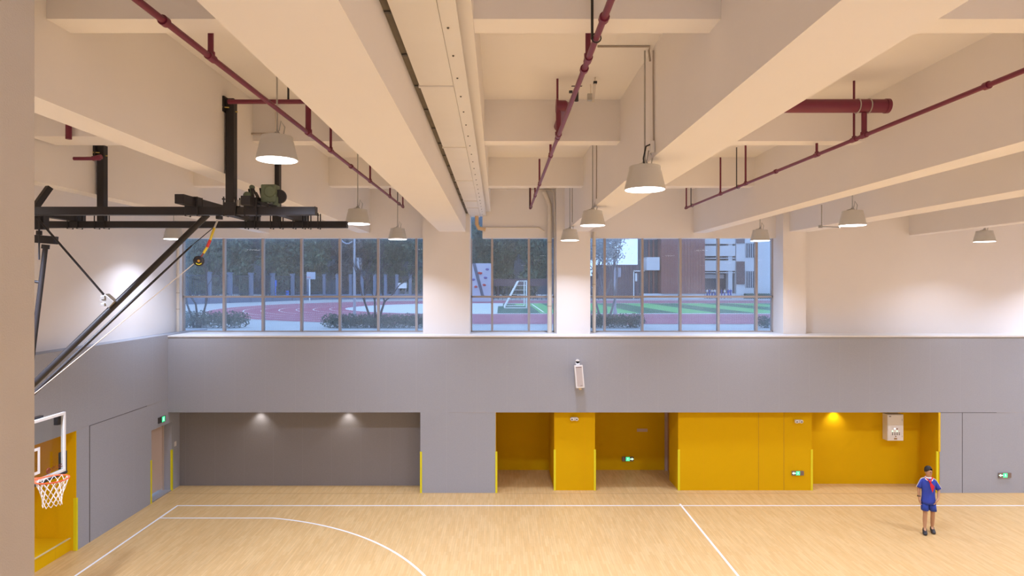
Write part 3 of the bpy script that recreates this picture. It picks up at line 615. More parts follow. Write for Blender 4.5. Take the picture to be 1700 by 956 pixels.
# braces
bt = at(345, 356, 10.2); bb = at(59, 634, 9.3); be = bt + (bb - bt) * 1.12
MB().tube([bt, be], .048, 12).build('brace_tube', BLACK, rig, smooth='auto')
s1 = at(318, 408, 10.0); s2 = at(59, 650, 9.0); s3 = s1 + (s2 - s1) * 1.12
MB().tube([s1, s3], [.014, .032], 10).build('brace_tube', BLACK, rig, smooth='auto')
MB().tube([at(354, 378, 10.0), s1], .007, 6).build('cable', BLACK, rig)
cl = at(181, 499, 9.66)
MB().cbox(cl, (.19, .12, .13), Matrix.Rotation(math.radians(40), 3, 'Y')).cbox(cl + Vector((-.05, -.06, .05)), (.06, .05, .06)).cbox(cl + Vector((-.05, -.06, -.06)), (.06, .05, .05)).build('brace_clamp', STEEL, rig, bevel=.006)
MB().tube([at(62, 362, 9.2), cl], .016, 8).build('tie_rod', BLACK, rig)
m0 = at(76, 406, 9.4); m1 = at(59, 545, 9.4); MB().tube([m0, m0 + (m1 - m0) * 1.5], .036, 12).tube([m0, m0 + (m1 - m0) * .05], .055, 12).build('mast_tube', BLACK, rig, smooth='auto')
MB().bar(at(40, 395, 9.4), at(93, 399, 9.4), .10, .12).build('pivot_block', BLACK, rig)
MB().bar(at(55, 349, 9.0), at(82, 311, 9.2), .08).build('upper_strut', BLACK, rig)
MB().tube([at(65, 360, 9.2), at(65, 431, 9.2)], .012, 8).cbox(at(66, 370, 9.3), (.20, .12, .2)).tube([at(65, 383, 9.2), at(65, 390, 9.2)], .04, 10).build('pivot_clamp', BLACK, rig)
MB().tube([at(50, 466, 9.45), at(70, 469, 9.45)], .022, 8).build('mast_stay', BLACK, rig)
# motor on top
mp = at(448, 341, 8.95)
m = MB(); m.cbox(at(449, 322, 8.95), (.22, .18, .26)).lathe(at(449, 318, 8.88), [(.0, -.05), (.08, -.05), (.09, 0), (.09, .05)], 20, 'y').cbox(at(459, 335, 8.95), (.08, .12, .14)).build('motor_gearbox', GRNCAST, rig, bevel=.02)
MB().lathe(at(463, 326, 8.92), [(.0, 0), (.10, 0), (.105, .02), (.10, .05), (0, .05)], 24, 'y').build('winch_drum', BLACK, rig)
MB().lathe(at(412, 325, 8.95), [(.0, -.06), (.055, -.05), (.06, .06), (.0, .07)], 16, 'y').lathe(at(418.5, 311, 8.95), [(.012, -.02), (.035, -.02), (.035, .02), (.012, .02)], 16, 'y').tube([at(418, 312, 8.95), at(420, 335, 8.95)], .03, 8).build('motor', GRNCAST, rig, smooth='auto')
m = MB()
for i in range(9):
    a = at(414 + i * 4 + random.uniform(-2, 2), 316 + random.uniform(-4, 8), 8.9 + random.uniform(-.05, .1)); b = at(420 + i * 4 + random.uniform(-2, 6), 340 - random.uniform(0, 6), 8.9)
    m.bar(a, b, .022)
m.bar(at(405, 333, 8.85), at(460, 343, 8.85), .03); m.bar(at(418, 330, 8.8), at(445, 342, 8.8), .03)
m.build('linkage', BLACK, rig)
m = MB()
for px in (389, 396, 403, 411, 416): m.cbox(at(px, 337, 8.82), (.05, .05, .09))
m.build('terminal_block', STEEL, rig, bevel=.006)
# pulley hanging on a strap with rope
pu = thing('pulley', 'yellow-black pulley wheel hanging on a strap below the black bars', 'pulley', at(330, 433, 8.8))
MB().lathe(at(330, 433, 8.8), [(.0, -.03), (.055, -.03), (.072, -.02), (.066, 0), (.072, .02), (.055, .03), (0, .03)], 28, 'y').build('wheel', BLACK, pu, smooth='auto')
MB().lathe(at(329.5, 433, 8.765), [(.0, 0), (.018, .0), (.02, .008)], 16, 'y').build('hub', mat('orange_hub', (.55, .25, .03), .5), pu)
m = MB(); cc = at(330, 433, 8.768)
m.tube([cc + Vector((.05 * math.cos(a), 0, .05 * math.sin(a))) for a in [math.radians(d) for d in range(220, 321, 10)]], .006, 6).build('warning_mark', mat('yellow_mark', (.75, .65, .02), .5), pu)
strap = [at(361, 366, 8.8), at(356, 378, 8.8), at(349, 398, 8.8), at(344, 410, 8.8), at(338, 420, 8.8), at(334, 426, 8.8)]
cols = [STEEL, mat('yellow_strap', (.62, .44, .03), .6), mat('red_strap', (.50, .03, .02), .6), mat('yellow_strap_low', (.62, .44, .03), .6), mat('dark_red_strap', (.22, .04, .03), .6)]
for i in range(5): MB().tube([strap[i], strap[i + 1]], [.014, .018, .022, .018, .012][i], 8).build('strap', cols[i], pu)
MB().box(at(358, 357.5, 8.8), at(370, 364.5, 8.9)).build('hook_plate', BLACK, pu)
ra = at(324, 436, 8.8); rb = at(59, 652, 8.8); MB().tube([ra, ra + (rb - ra) * 1.1], .006, 6).build('rope', mat('cream_rope', (.7, .6, .5), .8), pu)

# backboard
XB, YBc, ZB0, ZB1 = -7.85, 10.09, 2.83, 3.89
bd = thing('basketball_backboard', 'glass basketball backboard with white frame and orange rim', 'basketball hoop', (XB, YBc, ZB0))
MB().box((XB, YBc - .88, ZB0 + .02), (XB + .015, YBc + .88, ZB1 - .02)).build('glass_panel', BGLASS, bd)
f = MB(); t_ = .045
for a, b in (((YBc - .9, ZB0), (YBc + .9, ZB0 + t_)), ((YBc - .9, ZB1 - t_), (YBc + .9, ZB1)), ((YBc - .9, ZB0 + t_), (YBc - .9 + t_, ZB1 - t_)), ((YBc + .9 - t_, ZB0 + t_), (YBc + .9, ZB1 - t_))):
    f.box((XB - .03, a[0], a[1]), (XB + .025, b[0], b[1]))
f.build('board_frame', WHITEF, bd)
f = MB(); q0, q1 = ZB0 + .14, ZB0 + .59
for a, b in (((-.295, q0), (.295, q0 + .05)), ((-.295, q1 - .05), (.295, q1)), ((-.295, q0 + .05), (-.245, q1 - .05)), ((.245, q0 + .05), (.295, q1 - .05))):
    f.box((XB + .015, YBc + a[0], a[1]), (XB + .018, YBc + b[0], b[1]))
f.build('target_square', WHITEF, bd)
f = MB(); f.box((XB - .05, YBc - .93, ZB0 - .05), (XB + .04, YBc + .93, ZB0 - .0))
for s in (-1, 1): f.box((XB - .05, YBc + s * .93, ZB0 - .05), (XB + .03, YBc + s * .905, ZB0 + .36)).box((XB - .07, YBc + s * .93, ZB0 - .03), (XB - .03, YBc + s * .84, ZB0 + .34))
f.build('edge_padding', mat('black_rubber_padding', (.02, .02, .022), .6), bd, bevel=.012)
f = MB(); f.box((XB - .12, YBc + .80, ZB1 - .22), (XB - .04, YBc + .87, ZB1 - .06)).box((XB - .10, YBc - .8, ZB1 - .02), (XB - .04, YBc + .45, ZB1 + .035)).box((XB - .16, YBc - .35, ZB0), (XB - .10, YBc - .28, ZB1)).box((XB - .16, YBc + .0, ZB0), (XB - .10, YBc + .07, ZB1))
f.build('rear_bracket', BLACK, bd)
LOGO = mat('dark_red_print', (.22, .03, .02), .5)
f = MB(); lc = Vector((XB + .018, YBc + .49, ZB0 + .125)); f.torus(lc, .042, .008, 24, 6, 'x'); f.bar(lc + Vector((0, -.02, -.02)), lc + Vector((0, .02, .02)), .012, .004); f.bar(lc + Vector((0, -.02, .02)), lc + Vector((0, .02, -.02)), .012, .004)
for k in range(6):
    yy = YBc + .56 + k * .045; f.box((XB + .016, yy, ZB0 + .13), (XB + .018, yy + .032, ZB0 + .136)).box((XB + .016, yy, ZB0 + .15), (XB + .018, yy + .032, ZB0 + .156)).box((XB + .016, yy + .012, ZB0 + .13), (XB + .018, yy + .018, ZB0 + .165))
f.box((XB + .016, YBc + .56, ZB0 + .10), (XB + .018, YBc + .83, ZB0 + .112))
f.build('printed_logo', LOGO, bd)
RZ = 2.965; RXc = XB + .44
rim = MB().torus((RXc, YBc, RZ), .232, .013, 40, 8).box((XB + .02, YBc - .06, RZ - .09), (XB + .035, YBc + .06, RZ + .03)).bar((XB + .03, YBc - .05, RZ - .01), (RXc - .215, YBc - .08, RZ), .02).bar((XB + .03, YBc + .05, RZ - .01), (RXc - .215, YBc + .08, RZ), .02).box((XB + .03, YBc - .055, RZ - .014), (XB + .18, YBc + .055, RZ + .006)).build('rim', ORANGE, bd, smooth='auto')
n = MB(); lv = [(0, .225), (.08, .205), (.16, .175), (.24, .15), (.31, .135), (.38, .13), (.43, .135)]
def npnt(i, k): a = 2 * math.pi * (k + .5 * (i % 2)) / 12; return (RXc + lv[i][1] * math.cos(a), YBc + lv[i][1] * math.sin(a), RZ - lv[i][0] - .008 * math.sin(3 * a))
for i in range(len(lv) - 1):
    for k in range(12):
        o2 = 0 if i % 2 == 0 else 1
        n.tube([npnt(i, k), npnt(i + 1, k - 1 + o2)], .0048, 5); n.tube([npnt(i, k), npnt(i + 1, k + o2)], .0048, 5)
n.build('net', NETM, bd)
f = MB().tube([(XB - .13, YBc - .3, 3.7), (XB - .2, YBc - .3, 5.0)], .05, 10).tube([(XB - .13, YBc - .3, 3.0), (XB - .13, YBc - .3, 3.8)], .05, 10); 
f.tube([(XB - .2, YBc - .3, 5.0), (XB - .3, YBc - .3, ZR)], .05, 10).build('support_mast', BLACK, bd)

# ------------------------------------------------------------------ the boy
SKIN = mat('skin', (0.50, 0.27, 0.15), 0.55, spec=.3)
BLUE = mat('royal_blue_cloth', (0.045, 0.075, 0.42), 0.8, spec=.2, noise=.08, nscale=25, bump=.4, bscale=18)
BLUE2 = mat('royal_blue_shorts', (0.04, 0.08, 0.44), 0.8, spec=.2, noise=.08, nscale=25, bump=.3, bscale=18)
WCOT = mat('white_collar_cloth', (0.8, 0.78, 0.78), .8)
REDC = mat('red_scarf_cloth', (0.62, 0.015, 0.035), .75, bump=.3, bscale=40)
HAIR = mat('black_hair', (0.012, 0.010, 0.010), .6, bump=.5, bscale=120)
SHOE = mat('black_shoe', (0.02, 0.018, 0.02), .5)
EYE = mat('dark_eye', (0.02, 0.015, 0.012), .3); LIP = mat('lip', (0.42, 0.16, 0.12), .5)
def skin_mesh(name, nodes, edges, root, mats, parent=None, levels=2):
    me = bpy.data.meshes.new(name + '_base'); me.from_pydata([Vector(n[0]) for n in nodes], edges, [])
    o = bpy.data.objects.new(name + '_base', me); C.objects.link(o)
    sk = o.modifiers.new('skin', 'SKIN'); sk.use_smooth_shade = True
    for i, n in enumerate(nodes):
        v = me.skin_vertices[0].data[i]; r = n[1]; v.radius = (r, r) if not isinstance(r, tuple) else r; v.use_root = (i == root)
    ss = o.modifiers.new('sub', 'SUBSURF'); ss.levels = levels; ss.render_levels = levels
    dg = bpy.context.evaluated_depsgraph_get(); dg.update()
    m2 = bpy.data.meshes.new_from_object(o.evaluated_get(dg)); m2.name = name
    bpy.data.objects.remove(o)
    m2.materials.clear()
    for m in mats: m2.materials.append(m)
    r = bpy.data.objects.new(name, m2); C.objects.link(r)
    if parent: r.parent = parent
    m2.shade_smooth()
    return r
# figure coordinates: x to the image right, y away from the camera (he faces -y), z up
NB = [((0, 0.0, .88), (.110, .085)),      # 0 pelvis
      ((0, .0, 1.02), (.100, .075)),      # 1 waist
      ((0, .0, 1.17), (.112, .080)),      # 2 chest
      ((0, .01, 1.28), (.085, .060)),      # 3 upper chest
      ((0.0, .01, 1.375), (.045, .046)),    # 4 neck
      ((0.010, -.012, 1.435), (.060, .060)),   # 5 jaw
      ((0.006, -.002, 1.505), (.083, .083)),    # 6 head mid
      ((0.006, .004, 1.575), (.078, .078)),    # 7 head top
      ((-.075, 0, .80), (.078, .080)), ((-.085, -.06, .50), (.046, .050)), ((-.09, -.05, .32), (.047, .052)), ((-.100, -.08, .12), (.029, .032)), ((-.115, -.16, .045), (.034, .03)),   # his right leg
      ((.075, 0, .80), (.078, .080)), ((.095, .0, .50), (.046, .050)), ((.105, .05, .32), (.047, .052)), ((.105, .08, .12), (.029, .032)), ((.095, -.0, .055), (.034, .03)),        # left leg
      ((-.140, 0.01, 1.275), (.042, .042)), ((-.200, .02, 1.06), (.036, .036)), ((-.205, -.03, .865), (.025, .027)), ((-.203, -.045, .815), (.020, .034)), ((-.200, -.055, .765), (.014, .028)),
      ((.142, 0.01, 1.275), (.042, .042)), ((.228, .03, 1.07), (.036, .036)), ((.180, -.10, .905), (.025, .027)), ((.140, -.145, .865), (.022, .034)), ((.118, -.16, .825), (.016, .028))]
EB = [(0, 1), (1, 2), (2, 3), (3, 4), (4, 5), (5, 6), (6, 7), (0, 8), (8, 9), (9, 10), (10, 11), (11, 12), (0, 13), (13, 14), (14, 15), (15, 16), (16, 17),
      (3, 18), (18, 19), (19, 20), (20, 21), (21, 22), (3, 23), (23, 24), (24, 25), (25, 26), (26, 27)]
def fingers(nodes, edges, palm, base, d, side, curl):
    """four fingers from the palm end node, a thumb from the palm node"""
    d = Vector(d).normalized(); s = Vector(side).normalized(); c = Vector(curl).normalized()
    for k, L in enumerate((.9, 1.0, .95, .75)):
        o = Vector(nodes[base][0]) + s * (k - 1.5) * .019 + d * .012
        n0 = len(nodes)
        nodes += [(o, .0085), (o + d * .026 * L + c * .006, .0082), (o + d * .044 * L + c * .020, .0075), (o + d * .050 * L + c * .038, .0065)]
        edges += [(base, n0), (n0, n0 + 1), (n0 + 1, n0 + 2), (n0 + 2, n0 + 3)]
    o = Vector(nodes[palm][0]) - s * .032; n0 = len(nodes)
    nodes += [(o + d * .008, .0105), (o + d * .03 - s * .012 + c * .012, .0095), (o + d * .052 - s * .008 + c * .022, .008)]
    edges += [(palm, n0), (n0, n0 + 1), (n0 + 1, n0 + 2)]
fingers(NB, EB, 21, 22, (0, -.15, -1), (0, 1, 0), (1, 0, 0))
fingers(NB, EB, 26, 27, (-.35, -.3, -1), (.5, 1, 0), (-1, .3, -.1))
boy = thing('person', 'boy in blue polo and shorts with red neckerchief walking on the court', 'person', (0, 0, 0))
body = skin_mesh('body', NB, EB, 0, [SKIN], boy, 2)
# face turned to the image right
hc = Vector((0.005, -.0, 1.51)); R = Matrix.Rotation(math.radians(32), 3, 'Z')
def hp(x, y, z): return hc + R @ Vector((x, y, z))
m = MB(); m.ball(hp(0, -.080, -.014), (.010, .016, .018), 10, 8)
m.ball(hp(-.078, .012, -.012), (.010, .018, .026), 10, 8); m.ball(hp(.078, .012, -.012), (.010, .018, .026), 10, 8)
m.build('face_features', SKIN, boy, smooth=True)
m = MB(); m.ball(hp(-.028, -.073, .008), (.011, .006, .005), 10, 6); m.ball(hp(.028, -.073, .008), (.011, .006, .005), 10, 6); m.build('eyes', EYE, boy)
m = MB(); m.bar(hp(-.040, -.069, .027), hp(-.016, -.079, .028), .005, .006); m.bar(hp(.040, -.069, .027), hp(.016, -.079, .028), .005, .006); m.build('eyebrows', HAIR, boy)
m = MB(); m.ball(hp(.002, -.070, -.052), (.017, .006, .005), 10, 6); m.build('mouth', LIP, boy)
# hair: cap with fringe
m = MB(); rows = 12; cols_ = 28; vs = []; fs = []
for i in range(rows):
    ph = (i / (rows - 1)) * 1.0
    for k in range(cols_):
        t = 2 * math.pi * k / cols_; front = max(0, -math.sin(t))       # front at -y
        back = max(0, math.sin(t)); lim = 1.80 + .25 * back - .78 * front ** 1.6
        p = lim * ph; rr = 1 + .02 * math.sin(k * 2.7 + i) + (.05 if i < 6 else 0)
        vs.append(hp(.086 * math.sin(p) * math.cos(t) * rr * (1 - .05 * p), .086 * math.sin(p) * math.sin(t) * rr * (1 - (.02 + .10 * front) * p) + .006, .034 + .104 * math.cos(p) * rr))
for i in range(rows - 1):
    for k in range(cols_): fs.append((i * cols_ + k, i * cols_ + (k + 1) % cols_, (i + 1) * cols_ + (k + 1) % cols_, (i + 1) * cols_ + k))
m.add(vs, fs); hr = m.build('hair', HAIR, boy, smooth=True)
so = hr.modifiers.new('thick', 'SOLIDIFY'); so.thickness = .009; so.offset = -1
# clothes as lofted shells following the body
def loft(rings, n=28, wob=0.0, seed=0):
    m = MB(); vs = []; rnd = random.Random(seed)
    for i, (c, rx, ry, ax) in enumerate(rings):
        c = Vector(c)
        A = Vector(ax[0]).normalized() if ax else Vector((1, 0, 0)); B = Vector(ax[1]).normalized() if ax else Vector((0, 1, 0))
        for k in range(n):
            t = 2 * math.pi * k / n; wv = 1 + wob * math.sin(5 * t + i * 1.3 + seed) + wob * .6 * math.sin(9 * t - i)
            ct, st_ = math.cos(t), math.sin(t); e = .82
            x = math.copysign(abs(ct) ** e, ct); y = math.copysign(abs(st_) ** e, st_)
            vs.append(c + A * rx * x * wv + B * ry * y * wv)
    m.add(vs, [(i * n + k, i * n + (k + 1) % n, (i + 1) * n + (k + 1) % n, (i + 1) * n + k) for i in range(len(rings) - 1) for k in range(n)])
    return m
sh = loft([((0, 0, .735), .160, .138, None), ((0, 0, .80), .153, .130, None), ((0, 0, .92), .140, .108, None), ((0, 0, 1.04), .138, .106, None), ((0, 0, 1.16), .147, .110, None), ((0, .005, 1.24), .158, .106, None), ((0, .01, 1.29), .165, .092, None), ((0, .01, 1.325), .148, .080, None), ((0, .01, 1.352), .095, .068, None), ((0, .01, 1.372), .060, .058, None)], wob=.014, seed=2)
def sleeve(m, sx, a, b, r0, r1):
    a = Vector(a); b = Vector(b); d = (b - a).normalized(); A = d.cross(Vector((0, 1, 0))).normalized(); B = A.cross(d)
    s = loft([(a + (b - a) * t, r0 + (r1 - r0) * t, (r0 + (r1 - r0) * t) * .95, (A, B)) for t in (0, .25, .5, .75, 1)], 20, .02, 4); m.add(s.v, s.f)
sleeve(sh, -1, (-.125, .01, 1.290), (-.195, .015, 1.10), .054, .056); sleeve(sh, 1, (.125, .01, 1.290), (.222, .02, 1.10), .054, .058)
so = sh.build('shirt', BLUE, boy, smooth=True); k = so.modifiers.new('thick', 'SOLIDIFY'); k.thickness = .006
m = MB()
for sgn, e in ((-1, (-.205, .015, 1.08)), (1, (.238, .02, 1.09))):
    a = Vector((sgn * .085, .0, 1.362)); mid = Vector((sgn * .150, .0, 1.338)); b = Vector(e) + Vector((sgn * .046, 0, .03)); c_ = Vector((sgn * .180, .0, 1.285))
    m.bar(a, mid, .028, .012); m.bar(mid, c_, .028, .012); m.bar(c_, b, .028, .010)
m.build('shoulder_stripe', WCOT, boy, bevel=.004)
m = loft([((0, .005, 1.360), .080, .072, None), ((0, .0, 1.378), .070, .064, None), ((0, .005, 1.392), .058, .056, None)], wob=.01)
cv = [(-.065, -.055, 1.375), (-.005, -.108, 1.328), (-.055, -.100, 1.312), (-.095, -.05, 1.350)]
m.add(cv + [(-p[0], p[1], p[2]) for p in cv], [(0, 1, 2, 3), (4, 7, 6, 5)])
o = m.build('collar', WCOT, boy, smooth=False); k = o.modifiers.new('thick', 'SOLIDIFY'); k.thickness = .008
m = MB(); m.tube([(-.075, -.03, 1.372), (-.04, -.09, 1.345), (0, -.125, 1.30), (.04, -.09, 1.345), (.085, -.02, 1.378), (.06, .06, 1.385), (-.06, .06, 1.385)], [.010, .014, .022, .014, .016, .010, .010], 8)
m.ball((.0, -.128, 1.298), (.026, .018, .026), 12, 8)
for tip, wd in (((.045, -.150, 1.045), .042), ((.075, -.140, 1.12), .036)):
    b = Vector((0, -.130, 1.295)); t2 = Vector(tip); mid = b.lerp(t2, .55) + Vector((.012, -.012, 0)); 
    v = [b + Vector((-.014, 0, 0)), b + Vector((.014, 0, 0)), mid + Vector((wd, 0, 0)), mid + Vector((-wd * .7, 0, 0)), t2]; v2 = [q + Vector((0, .010, 0)) for q in v]
    m.add(v + v2, [(0, 1, 2, 3), (3, 2, 4), (5, 8, 7, 6), (8, 9, 7), (0, 3, 8, 5), (1, 6, 7, 2), (3, 4, 9, 8), (2, 7, 9, 4), (0, 5, 6, 1)])
m.build('neckerchief', REDC, boy)
m = loft([((0, 0, .86), .135, .100, None), ((0, 0, .78), .142, .106, None), ((0, 0, .72), .146, .108, None)], wob=.008)
for sx, kn in ((-1, (-.088, -.045, .57)), (1, (.094, -.005, .56))):
    s = loft([((sx * .072, 0, .76), .079, .104, None), ((sx * .078, -.01, .68), .080, .098, None), (kn, .078, .090, None)], 24, .02, 6 + sx); m.add(s.v, s.f)
o = m.build('shorts', BLUE2, boy, smooth=True); k = o.modifiers.new('thick', 'SOLIDIFY'); k.thickness = .006
def shoe(a, yaw, pitch, nm):
    m = MB(); Rm = Matrix.Rotation(yaw, 3, 'Z') @ Matrix.Rotation(pitch, 3, 'X'); A = Vector(a)
    rg = []
    for y, wx, hz, cz in ((.085, .024, .030, .045), (.072, .042, .054, .055), (.02, .048, .058, .058), (-.04, .050, .050, .050), (-.10, .052, .038, .038), (-.145, .042, .028, .030), (-.162, .020, .014, .022)):
        rg.append((A + Rm @ Vector((0, y, cz)), wx, hz, (Rm @ Vector((1, 0, 0)), Rm @ Vector((0, 0, 1)))))
    s = loft(rg, 18); s.f += [tuple(range(17, -1, -1)), tuple(6 * 18 + k for k in range(18))]; s.m += [0, 0]
    s.tube([A + Rm @ Vector((0, .03, .06)), A + Rm @ Vector((0, .032, .125))], [.048, .041], 14)
    o = s.build('shoe', SHOE, boy, smooth=True)
    m = MB(); 
    for j in range(4): m.tube([A + Rm @ Vector((-.022, -.015 - j * .022, .092 - j * .010)), A + Rm @ Vector((.022, -.02 - j * .022, .092 - j * .010))], .004, 5)
    m.build('shoelaces', mat('dark_grey_lace', (.07, .07, .07), .8), o)
shoe((-.103, -.09, 0.0), math.radians(-14), 0.0, 'r'); shoe((.105, .06, .0), math.radians(-6), math.radians(0), 'l')
MB().torus((-.205, -.020, .900), .029, .009, 20, 8).cbox((-.234, -.02, .900), (.012, .03, .03)).build('wristwatch', SHOE, boy)
boy.location = (10.62, 15.2, 0); boy.rotation_euler = (0, 0, math.radians(-18)); boy.scale = (1, 1, 1)

# ------------------------------------------------------------------ outside: schoolyard at dusk
ZG = 3.9; GH = H - ZG
def yo(py): return GH * F / (py - VY)
PAVE = mat('pale_paving', (0.42, 0.43, 0.44), .8, noise=.12, nscale=.8)
TRACK = mat('red_running_track', (0.33, 0.07, 0.125), .85, noise=.06, nscale=2)
DZONE = mat('pale_end_zone', (0.55, 0.58, 0.58), .8, noise=.05)
TL = mat('track_line_paint', (0.75, 0.75, 0.75), .7)
struct('ground_outside', MB().box((-160, 20.55, ZG - .3), (160, 260, ZG)), PAVE, 'paved schoolyard beyond the windows')
TCX, TCY, RI, RO = -2.0, 57.6, 12.2, 23.4
def stad(r, n=40, xe=90): return [(xe, TCY + r)] + [(TCX - r * math.sin(math.pi * i / n), TCY + r * math.cos(math.pi * i / n)) for i in range(n + 1)] + [(xe, TCY - r)]
a, b = stad(RI), stad(RO); m = MB(); n_ = len(a)
m.add([(p[0], p[1], ZG + .012) for p in a] + [(p[0], p[1], ZG + .012) for p in b], [(i, i + 1, n_ + i + 1, n_ + i) for i in range(n_ - 1)])
struct('running_track', m, TRACK, 'red running track with a curved end in the schoolyard')
m = MB(); m.add([(p[0], p[1], ZG + .010) for p in a] , [tuple(range(n_))]); struct('ground_end_zone', m, DZONE)
m = MB()
for i in range(9):
    rb_ = ribbon(stad(RI + .05 + i * (RO - RI - .1) / 8), .10, ZG + .018); m.add(rb_.v, rb_.f)
struct('track_lines', m, TL, 'white lane lines on the running track')
def pitch_mat():
    m = mat('striped_green_turf', (0.05, 0.2, 0.08), .95); nt = m.node_tree; b = nt.nodes['Principled BSDF']
    g = nt.nodes.new('ShaderNodeNewGeometry'); sp = nt.nodes.new('ShaderNodeSeparateXYZ'); nt.links.new(g.outputs['Position'], sp.inputs[0])
    p = nt.nodes.new('ShaderNodeMath'); p.operation = 'PINGPONG'; p.inputs[1].default_value = 3.0; nt.links.new(sp.outputs[0], p.inputs[0])
    l = nt.nodes.new('ShaderNodeMath'); l.operation = 'LESS_THAN'; l.inputs[1].default_value = 1.5; nt.links.new(p.outputs[0], l.inputs[0])
    mx = nt.nodes.new('ShaderNodeMix'); mx.data_type = 'RGBA'; nt.links.new(l.outputs[0], mx.inputs[0]); mx.inputs[6].default_value = (0.13, 0.40, 0.13, 1); mx.inputs[7].default_value = (0.035, 0.13, 0.07, 1)
    nt.links.new(mx.outputs[2], b.inputs['Base Color']); return m
struct('ground_pitch', MB().box((0.2, TCY - 11.2, ZG), (80, TCY + 11.4, ZG + .024)), pitch_mat(), 'green artificial pitch with mown stripes')
struct('ground_pitch_dark', MB().box((-.3, TCY - 11.2, ZG), (3.0, TCY + 3, ZG + .028)), mat('dark_turf', (0.03, 0.11, 0.07), .95))
pl = ribbon([(3.3, TCY - 10), (3.3, TCY + 9)], .14, ZG + .034); struct('pitch_line', pl, TL)
# football goal
gl = thing('football_goal', 'white netted football goal on the green pitch', 'football goal', (2.2, 58.5, ZG))
GX, G0, G1, GD, GZ = 2.3, 55.5, 61.0, 2.0, ZG + 2.5
MB().tube([(GX, G0, ZG), (GX, G0, GZ), (GX, G1, GZ), (GX, G1, ZG)], .06, 8).build('goal_post', TL, gl)
MB().tube([(GX, G0, ZG + .05), (GX - GD, G0, ZG + .05), (GX - GD, G1, ZG + .05), (GX, G1, ZG + .05)], .05, 8).tube([(GX - GD, G0, ZG + .05), (GX - .7, G0, GZ), (GX, G0, GZ)], .04, 8).tube([(GX - GD, G1, ZG + .05), (GX - .7, G1, GZ), (GX, G1, GZ)], .04, 8).build('rear_frame', TL, gl)
m = MB()
for i in range(14):
    y = G0 + (G1 - G0) * i / 13; m.tube([(GX - GD, y, ZG + .05), (GX - .7, y, GZ), (GX, y, GZ)], .022, 4)
for i in range(7):
    t = i / 6; x = GX - GD + (GD - .7) * t; z = ZG + .05 + (GZ - ZG - .05) * t; m.tube([(x, G0, z), (x, G1, z)], .022, 4)
    m.tube([(x, G0, z), (GX, G0, z)], .022, 4)
m.build('goal_net', TL, gl)
# climbing wall
cw = thing('climbing_wall', 'pale climbing wall with dark stripe behind the middle window', 'climbing wall', (-2.5, 76, ZG))
p0 = at(776, 437, 76); p1 = at(815, 437, 76)
MB().box((p0.x, 76, ZG), (p1.x, 77, p0.z)).build('wall_panel', mat('lavender_panel', (.50, .50, .60), .7), cw)
MB().hexa([at(784, 437, 75.97), at(789.5, 437, 75.97), (at(789.5, 437, 75.97).x, 76, p0.z), (at(784, 437, 75.97).x, 76, p0.z), (at(799, 492, 75.97)), at(804, 492, 75.97), (at(804, 492, 76).x, 76, at(804, 492, 76).z), (at(799, 492, 76).x, 76, at(799, 492, 76).z)]).build('dark_stripe', mat('dark_slate', (.1, .11, .16), .7), cw)
HOLD = [mat('red_hold', (.6, .05, .03), .5), mat('purple_hold', (.15, .1, .3), .5)]
for k, (px, py) in enumerate(((796, 453), (798, 453.5), (804, 473), (790, 476), (806, 461), (786, 464), (809, 447))):
    MB().ball(at(px, py, 75.9), (.22, .12, .14), 8, 6).build('climbing_hold', HOLD[0] if k < 4 else HOLD[1], cw)
# fence
FN = mat('blue_grey_fence_post', (.16, .19, .27), .7); FN2 = mat('dark_fence_rail', (.06, .07, .10), .7)
YFc = 86.0
fe = thing('boundary_fence', 'blue-grey boundary fence with square posts beyond the running track', 'fence', (-25, YFc, ZG))
FP = [(-44.0, 60.0), (-33.2, 67.0), (-25.0, 86.0), (-8.0, 90.0), (-1.0, 90.0)]
def fence_run(m, z0, z1, th):
    for (xa, ya), (xb, yb2) in zip(FP[:-1], FP[1:]):
        m.hexa([(xa, ya, z0), (xb, yb2, z0), (xb, yb2 + th, z0), (xa, ya + th, z0), (xa, ya, z1), (xb, yb2, z1), (xb, yb2 + th, z1), (xa, ya + th, z1)])
    return m
fence_run(MB(), ZG, ZG + .75, .3).build('low_wall', FN, fe)
def fY(px):                                           # where the fence line is met under a photo column
    for (xa, ya), (xb, yb2) in zip(FP[:-1], FP[1:]):
        pa, pb = VX + xa * F / ya, VX + xb * F / yb2
        if pa <= px <= pb:
            lo, hi = 0.0, 1.0
            for _ in range(30):
                t = (lo + hi) / 2; xx, yy = xa + (xb - xa) * t, ya + (yb2 - ya) * t
                if VX + xx * F / yy < px: lo = t
                else: hi = t
            return xx, yy
    return FP[-1]
for px in (346, 381, 416, 452, 485, 512, 538, 560, 582, 601, 622, 640, 659, 681, 700):
    x, y = fY(px); MB().box((x - .2, y - .1, ZG), (x + .2, y + .35, ZG + 3.4)).box((x - .26, y - .15, ZG + 3.4), (x + .26, y + .4, ZG + 3.55)).build('fence_post', FN, fe)
m = MB()
for (xa, ya), (xb, yb2) in zip(FP[:-1], FP[1:]):
    n_s = int(math.hypot(xb - xa, yb2 - ya) / .25)
    for i in range(n_s): x, y = xa + (xb - xa) * i / n_s, ya + (yb2 - ya) * i / n_s; m.box((x - .02, y + .1, ZG + .7), (x + .02, y + .14, ZG + 3.2))
fence_run(m, ZG + 3.1, ZG + 3.2, .1); fence_run(m, ZG + 1.0, ZG + 1.1, .1)
m.build('fence_bars', FN2, fe)
fe2 = thing('rear_fence', 'dark low fence behind the football goal', 'fence', (8, 84, ZG))
m = MB(); m.box((-1, 84, ZG + 1.9), (14.5, 84.2, ZG + 2.9)).build('fence_board', mat('dark_brown_board', (.10, .07, .08), .8), fe2)
m = MB(); x = -1
